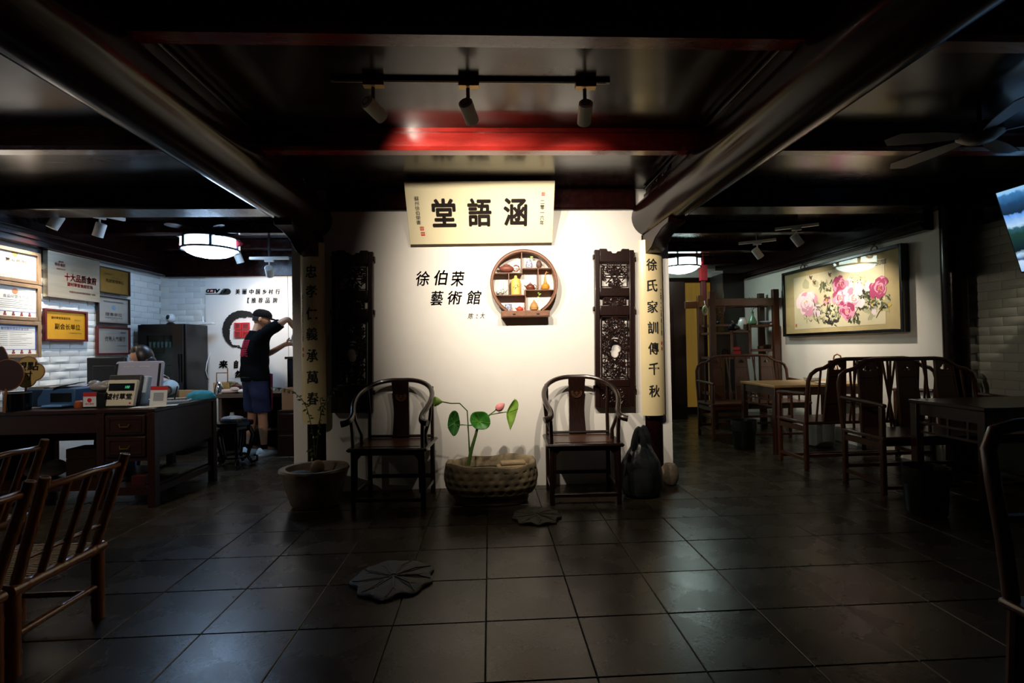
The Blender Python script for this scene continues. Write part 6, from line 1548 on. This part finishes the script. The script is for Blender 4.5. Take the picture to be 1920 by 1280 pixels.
MB().bx(-tw_/2+.012, tw_/2-.012, -.003, 0, -th_/2+.015, th_/2-.012).build('display', sm_, tv)
MB().bx(-.10, .10, .05, .30, -.15, .15).build('wall_bracket', BLACKP, tv)

# nearest chair at the right edge, facing the camera side
nc = thing('dining_chair', 'dark brown chair with rounded top rail cut off by the right edge', 'chair', (1.825, 1.22, 0), .0)
W2 = .24
pth = [(-W2+.0, .19, .45), (-W2-.002, .205, .62), (-W2-.004, .23, .80), (-W2+.0, .245, .90), (-W2+.035, .255, .955), (-W2+.11, .26, .972), (0, .265, .978)]
MB().rod(pth+[(-x, y, z) for x, y, z in pth[-2::-1]], .021, 12).build('back_frame', BWOOD, nc)
MB().rod([(-W2, .215, .69), (W2, .215, .69)], .015, 8).build('cross_rail', BWOOD, nc); MB().bx(-.06, .06, .21, .225, .46, .965).build('back_splat', BWOOD, nc)
MB().bx(-.27, .27, -.25, .21, .425, .455).build('seat', BWOOD, nc, bevel=.012)
for sx in (-1, 1):
    MB().rod([(sx*(W2-.01), .185, .43), (sx*(W2-.0), .20, 0)], .021, 10).build('leg', BWOOD, nc); MB().rod([(sx*W2, -.21, .43), (sx*W2, -.215, 0)], .021, 10).build('leg', BWOOD, nc); MB().bar((sx*W2, -.21, .15), (sx*W2, .19, .15), .02, .03).build('stretcher', BWOOD, nc)
MB().bar((-W2, -.21, .10), (W2, -.21, .10), .02, .03).build('stretcher', BWOOD, nc)

# ------------------------------------------------------------------ bamboo chairs (backs towards +x)
def bamboo_chair(label, loc, rz, lean=.115):
    t = thing('bamboo_chair', label, 'chair', loc, rz, 'bamboo chairs at the left edge')
    hw, dp, zs = .205, .36, .335       # width along y, seat depth along -x, rail height
    def culm(p, q, r, nm, par=t, nodes=2):
        p, q = Vector(p), Vector(q); n = 4*nodes+1; pts = []; rs = []
        for i in range(n*3+1): u = i/(n*3); pts.append(p.lerp(q, u)); rs.append(r*(1.10 if any(abs(u-(k+.5)/nodes) < .5/(n*3) for k in range(nodes)) else 1.0))
        o = MB().rod(pts, rs, 12).build(nm, BAMBOO, par); d = (q-p).normalized()
        return o
    for y in (-hw, hw):
        culm((0, y, 0), (0, y, zs), .026, 'leg'); culm((-dp, y, 0), (-dp, y, zs), .026, 'leg')
        culm((-dp, y, zs+.0), (.012, y, zs+.0), .024, 'seat_rail')
        culm((-dp, y, .12), (0, y, .12), .013, 'stretcher', nodes=2)
        o = culm((-.01, y*.93, zs-.02), (lean+.012, y*1.02, .775), .020, 'back_post', nodes=3)
        b = MB(); M4 = Vector((lean+.02, 0, .775+.02-zs+.02)); d = (Vector((lean+.012, y*1.02, .775))-Vector((-.01, y*.93, zs-.02))).normalized(); q4 = d.to_track_quat('Z', 'Y').to_matrix().to_4x4(); q4.translation = Vector((lean+.012, y*1.02, .775))
        b.lathe([(.019, 0), (.017, .002), (.012, .002), (.012, -.004)], n=14, M4=q4); b.build('cut_end', BAMBOOE, o)
    culm((.006, -hw-.02, zs), (.006, hw+.02, zs), .026, 'seat_rail', nodes=3); culm((-dp, -hw-.02, zs), (-dp, hw+.02, zs), .026, 'seat_rail', nodes=3)
    for x in (0, -dp):
        culm((x, -hw, .20 if x else .155), (x, hw, .20 if x else .155), .015, 'stretcher', nodes=3)
    rl = [(lean-.010+.03*math.cos(u*PI/2), y, .742-.012*abs(u)) for u, y in [(k/6, hw*.98*k/6) for k in range(-6, 7)]]
    MB().rod(rl, .015, 12).build('top_rail', BAMBOO, t)
    for k in range(3):
        y = hw*(-.5+.5*k)
        culm((.004, y*.9, zs+.01), (lean+.012, y, .735), .0145, 'slat', nodes=2)
        br_ = MB()
    culm((.03, -hw*.9, .45), (.03, hw*.9, .45), .009, 'lower_rail', nodes=3)
    mt = MB().bx(-dp+.01, -.01, -hw+.015, hw-.015, zs+.006, zs+.018).build('seat_mat', CANE, t); ws = MB()
    for k in range(22): y = -hw+.02+(2*hw-.04)*k/21; ws.bar((-dp+.015, y, zs+.0195), (-.015, y, zs+.0195), .010, .003)
    ws.build('weave', CANE, mt)
    return t
bc = bamboo_chair('honey bamboo chair with a woven seat lying mostly in view at lower left', (-1.885, 2.19, 0), 0)
dup(bc, (-1.885, 1.712, 0), 0, 'bamboo chair cut off by the left edge nearest the camera')
dup(bc, (-2.675, 2.665, 0), .0, 'bamboo chair farthest back at the left edge before the desk')

# ================================================================== CEILING LAMPS, FANS, SIDE SPOTS
def fan_lamp(label, loc, emis, col, ph=0.):
    t = thing('ceiling_fan_lamp', label, 'ceiling lamp', loc, group='round ceiling fan lamps'); t.scale = (.86, .86, 1.0)
    em = M('lamp_glow_'+col[1:], col, .5, emit=emis); dk_ = M('lamp_iron', '#141012', .4)
    zt = ZC-loc[2]
    MB().lathe([(.07, zt), (.075, zt-.04), (.03, zt-.06)], n=20).build('canopy', dk_, t); MB().rod([(0, 0, zt-.05), (0, 0, .16)], .014, 8).build('rod', dk_, t)
    MB().lathe([(.06, .20), (.12, .18), (.13, .13), (.10, .11)], n=24).build('motor', dk_, t)
    for k in range(5):
        a = ph+2*PI*k/5; b = MB(); m4 = Matrix.Rotation(a, 4, 'Z') @ Matrix.Translation((0, 0, .155)) @ Matrix.Rotation(.16, 4, 'X')
        pr = [(.11, -.022), (.16, -.03), (.30, -.055), (.46, -.062), (.53, -.04), (.55, 0), (.53, .04), (.46, .062), (.30, .055), (.16, .03), (.11, .022)]
        n = len(pr); b.add([(x, y, 0) for x, y in pr]+[(x, y, .006) for x, y in pr], [tuple(range(n-1, -1, -1)), tuple(range(n, 2*n))]+[(i, (i+1) % n, n+(i+1) % n, n+i) for i in range(n)], 0, m4)
        b.build('blade', M('fan_blade', '#2c2522', .4), t)
    MB().lathe([(.10, .11), (.34, .085), (.35, .075), (.34, .07)], n=40).build('top_rim', dk_, t)
    for k in range(6):
        a0_ = 2*PI*k/6+.08; b = MB(); vs = []
        for z in (-.03, .07):
            for r in (.325, .335):
                for j in range(9): a = a0_+(2*PI/6-.16)*j/8; vs.append((r*math.cos(a), r*math.sin(a), z))
        fs = []
        for j in range(8): fs += [(9+j, 9+j+1, 27+j+1, 27+j), (j+1, j, 18+j, 18+j+1), (j, j+1, 9+j+1, 9+j), (18+j+1, 18+j, 27+j, 27+j+1)]
        fs += [(0, 9, 27, 18), (8, 26, 35, 17)]
        b.add(vs, fs).build('side_shade', em, t)
        a = 2*PI*k/6; MB().bar((.335*math.cos(a), .335*math.sin(a), -.035), (.335*math.cos(a), .335*math.sin(a), .075), .03).build('upright', dk_, t)
        if k % 3 == 0: MB().lathe([(.04, 0), (.035, .03), (.015, .06), (.002, .075)], n=12, M4=Matrix.Translation((.34*math.cos(a), .34*math.sin(a), .03)) @ Vector((math.cos(a), math.sin(a), 0)).to_track_quat('Z', 'Y').to_matrix().to_4x4()).build('finial', M('lamp_red', '#b8303a', .5), t)
    MB().rod([(.335*math.cos(2*PI*i/40), .335*math.sin(2*PI*i/40), -.04) for i in range(40)], .013, 6, closed=True).build('lower_ring', dk_, t)
    MB().lathe([(.30, -.045), (.27, -.075), (.20, -.105), (.10, -.125), (.002, -.13)], n=36, cap=False).build('bowl', em, t)
    MB().bx(-.27, .27, -.27, .27, .066, .070).build('backplate', dk_, t)
    return t
fan_lamp('lit round ceiling fan lamp with red end finials in the left room', tuple(at(395, 462, Y=5.55)), LAMP_L, '#b4d7ff', .4)
fan_lamp('lit round ceiling fan lamp half hidden behind the display wall edge in the right room', tuple(at(1276, 497, Y=7.2)), LAMP_R, '#dcf7f0', .1)
cf = thing('ceiling_fan', 'unlit dark ceiling fan near the top right corner', 'ceiling fan', (3.15, 2.9, 2.55))
MB().rod([(0, 0, ZC-2.55), (0, 0, .05)], .014, 8).build('rod', BLACKP, cf); MB().lathe([(.05, .08), (.11, .06), (.12, 0), (.07, -.04), (.002, -.05)], n=24).build('motor', BLACKP, cf)
for k in range(5):
    m4 = Matrix.Rotation(.5+2*PI*k/5, 4, 'Z') @ Matrix.Rotation(.2, 4, 'X'); b = MB(); pr = [(.10, -.03), (.30, -.06), (.52, -.065), (.58, 0), (.52, .065), (.30, .06), (.10, .03)]; n = len(pr)
    b.add([(x, y, 0) for x, y in pr]+[(x, y, .006) for x, y in pr], [tuple(range(n-1, -1, -1)), tuple(range(n, 2*n))]+[(i, (i+1) % n, n+(i+1) % n, n+i) for i in range(n)], 0, m4).build('blade', M('fan_blade', ''), cf)

def side_spot(label, px, py, Y, tgt, power, lit, rail_dir, angle=62, col=WARM):
    p = at(px, py, Y=Y); t = thing('wall_spotlight', label, 'spotlight', p, group=None)
    d = (Vector(tgt)-p).normalized(); zt = ZC-p.z if False else .13
    rd_ = Vector(rail_dir).normalized()
    MB().bar(tuple(rd_*-.22+Vector((0, 0, zt+.02))), tuple(rd_*.22+Vector((0, 0, zt+.02))), .035, .03).build('rail', WHITEH, t)
    MB().bar((0, 0, zt+.035), (0, 0, ZC-p.z), .02).build('drop_bar', BLACKP, t)
    MB().bar(tuple(rd_*-.05+Vector((0, 0, zt-.01))), tuple(rd_*.05+Vector((0, 0, zt-.01))), .03, .025).build('adapter', WHITEH, t); MB().rod([(0, 0, zt-.02), (0, 0, .0)], .009, 6).build('arm', WHITEH, t)
    q = d.to_track_quat('Z', 'Y').to_matrix().to_4x4(); q.translation = -d*.065
    h = MB().lathe([(.040, 0), (.046, .006), (.046, .14), (.041, .14), (.036, .115), (.001, .11)], n=22, M4=q).build('lamp_head', WHITEH, t)
    MB().lathe([(.034, .117), (.001, .118)], n=18, M4=q, cap=False).build('lens', M('warm_lens', '') if lit else M('dim_lens', '#cfc8b8', .4, emit=1.0), h)
    if power: spot_light(p+d*.085, tgt, power, col, angle, .8, .03)
    return t
LW = (1.0, .93, .82)
side_spot('white spotlight head nearest the left edge over the framed licences', 105, 415, 4.75, (XL, 4.55, 1.75), SIDE_W*.75, False, (.2, 1, 0), 95, LW)
side_spot('white spotlight head over the row of plaques in the left room', 187, 430, 5.0, (XL, 5.1, 1.2), SIDE_W*.7, False, (.5, 1, 0), 80, LW)
side_spot('white spotlight head behind the left round lamp', 447, 482, 6.3, (-3.0, 6.64, 1.6), SIDE_W*.12, False, (1, .1, 0), 70, LW)
side_spot('small glowing spotlight over the ink ring sign', 505, 508, 5.7, (-2.85, 6.64, 1.7), SIDE_W*.55, True, (1, 0, 0), 95, WARM)
side_spot('lit white spotlight head left of the pair over the painting', 1420, 474, 6.15, (XR, 6.25, 1.40), SIDE_W*.72, True, (-1, .6, 0), 88, WARM)
side_spot('lit white spotlight head right of the pair over the painting', 1494, 449, 5.4, (XR, 5.40, 1.40), SIDE_W*.90, True, (-1, .6, 0), 88, WARM)

# spotlight outside the frame that lights the brick wall below the screen
side_spot('white spotlight over the brick wall beside the wall screen', 2145, 186, 2.9, (4.60, 3.75, .75), SIDE_W*3.6, True, (0, 1, 0), 56, WARM)
side_spot('white spotlight over the reception desk outside the left edge', -330, 100, 2.35, (-3.05, 4.2, .92), SIDE_W*1.0, True, (1, 0, 0), 76, WARM)
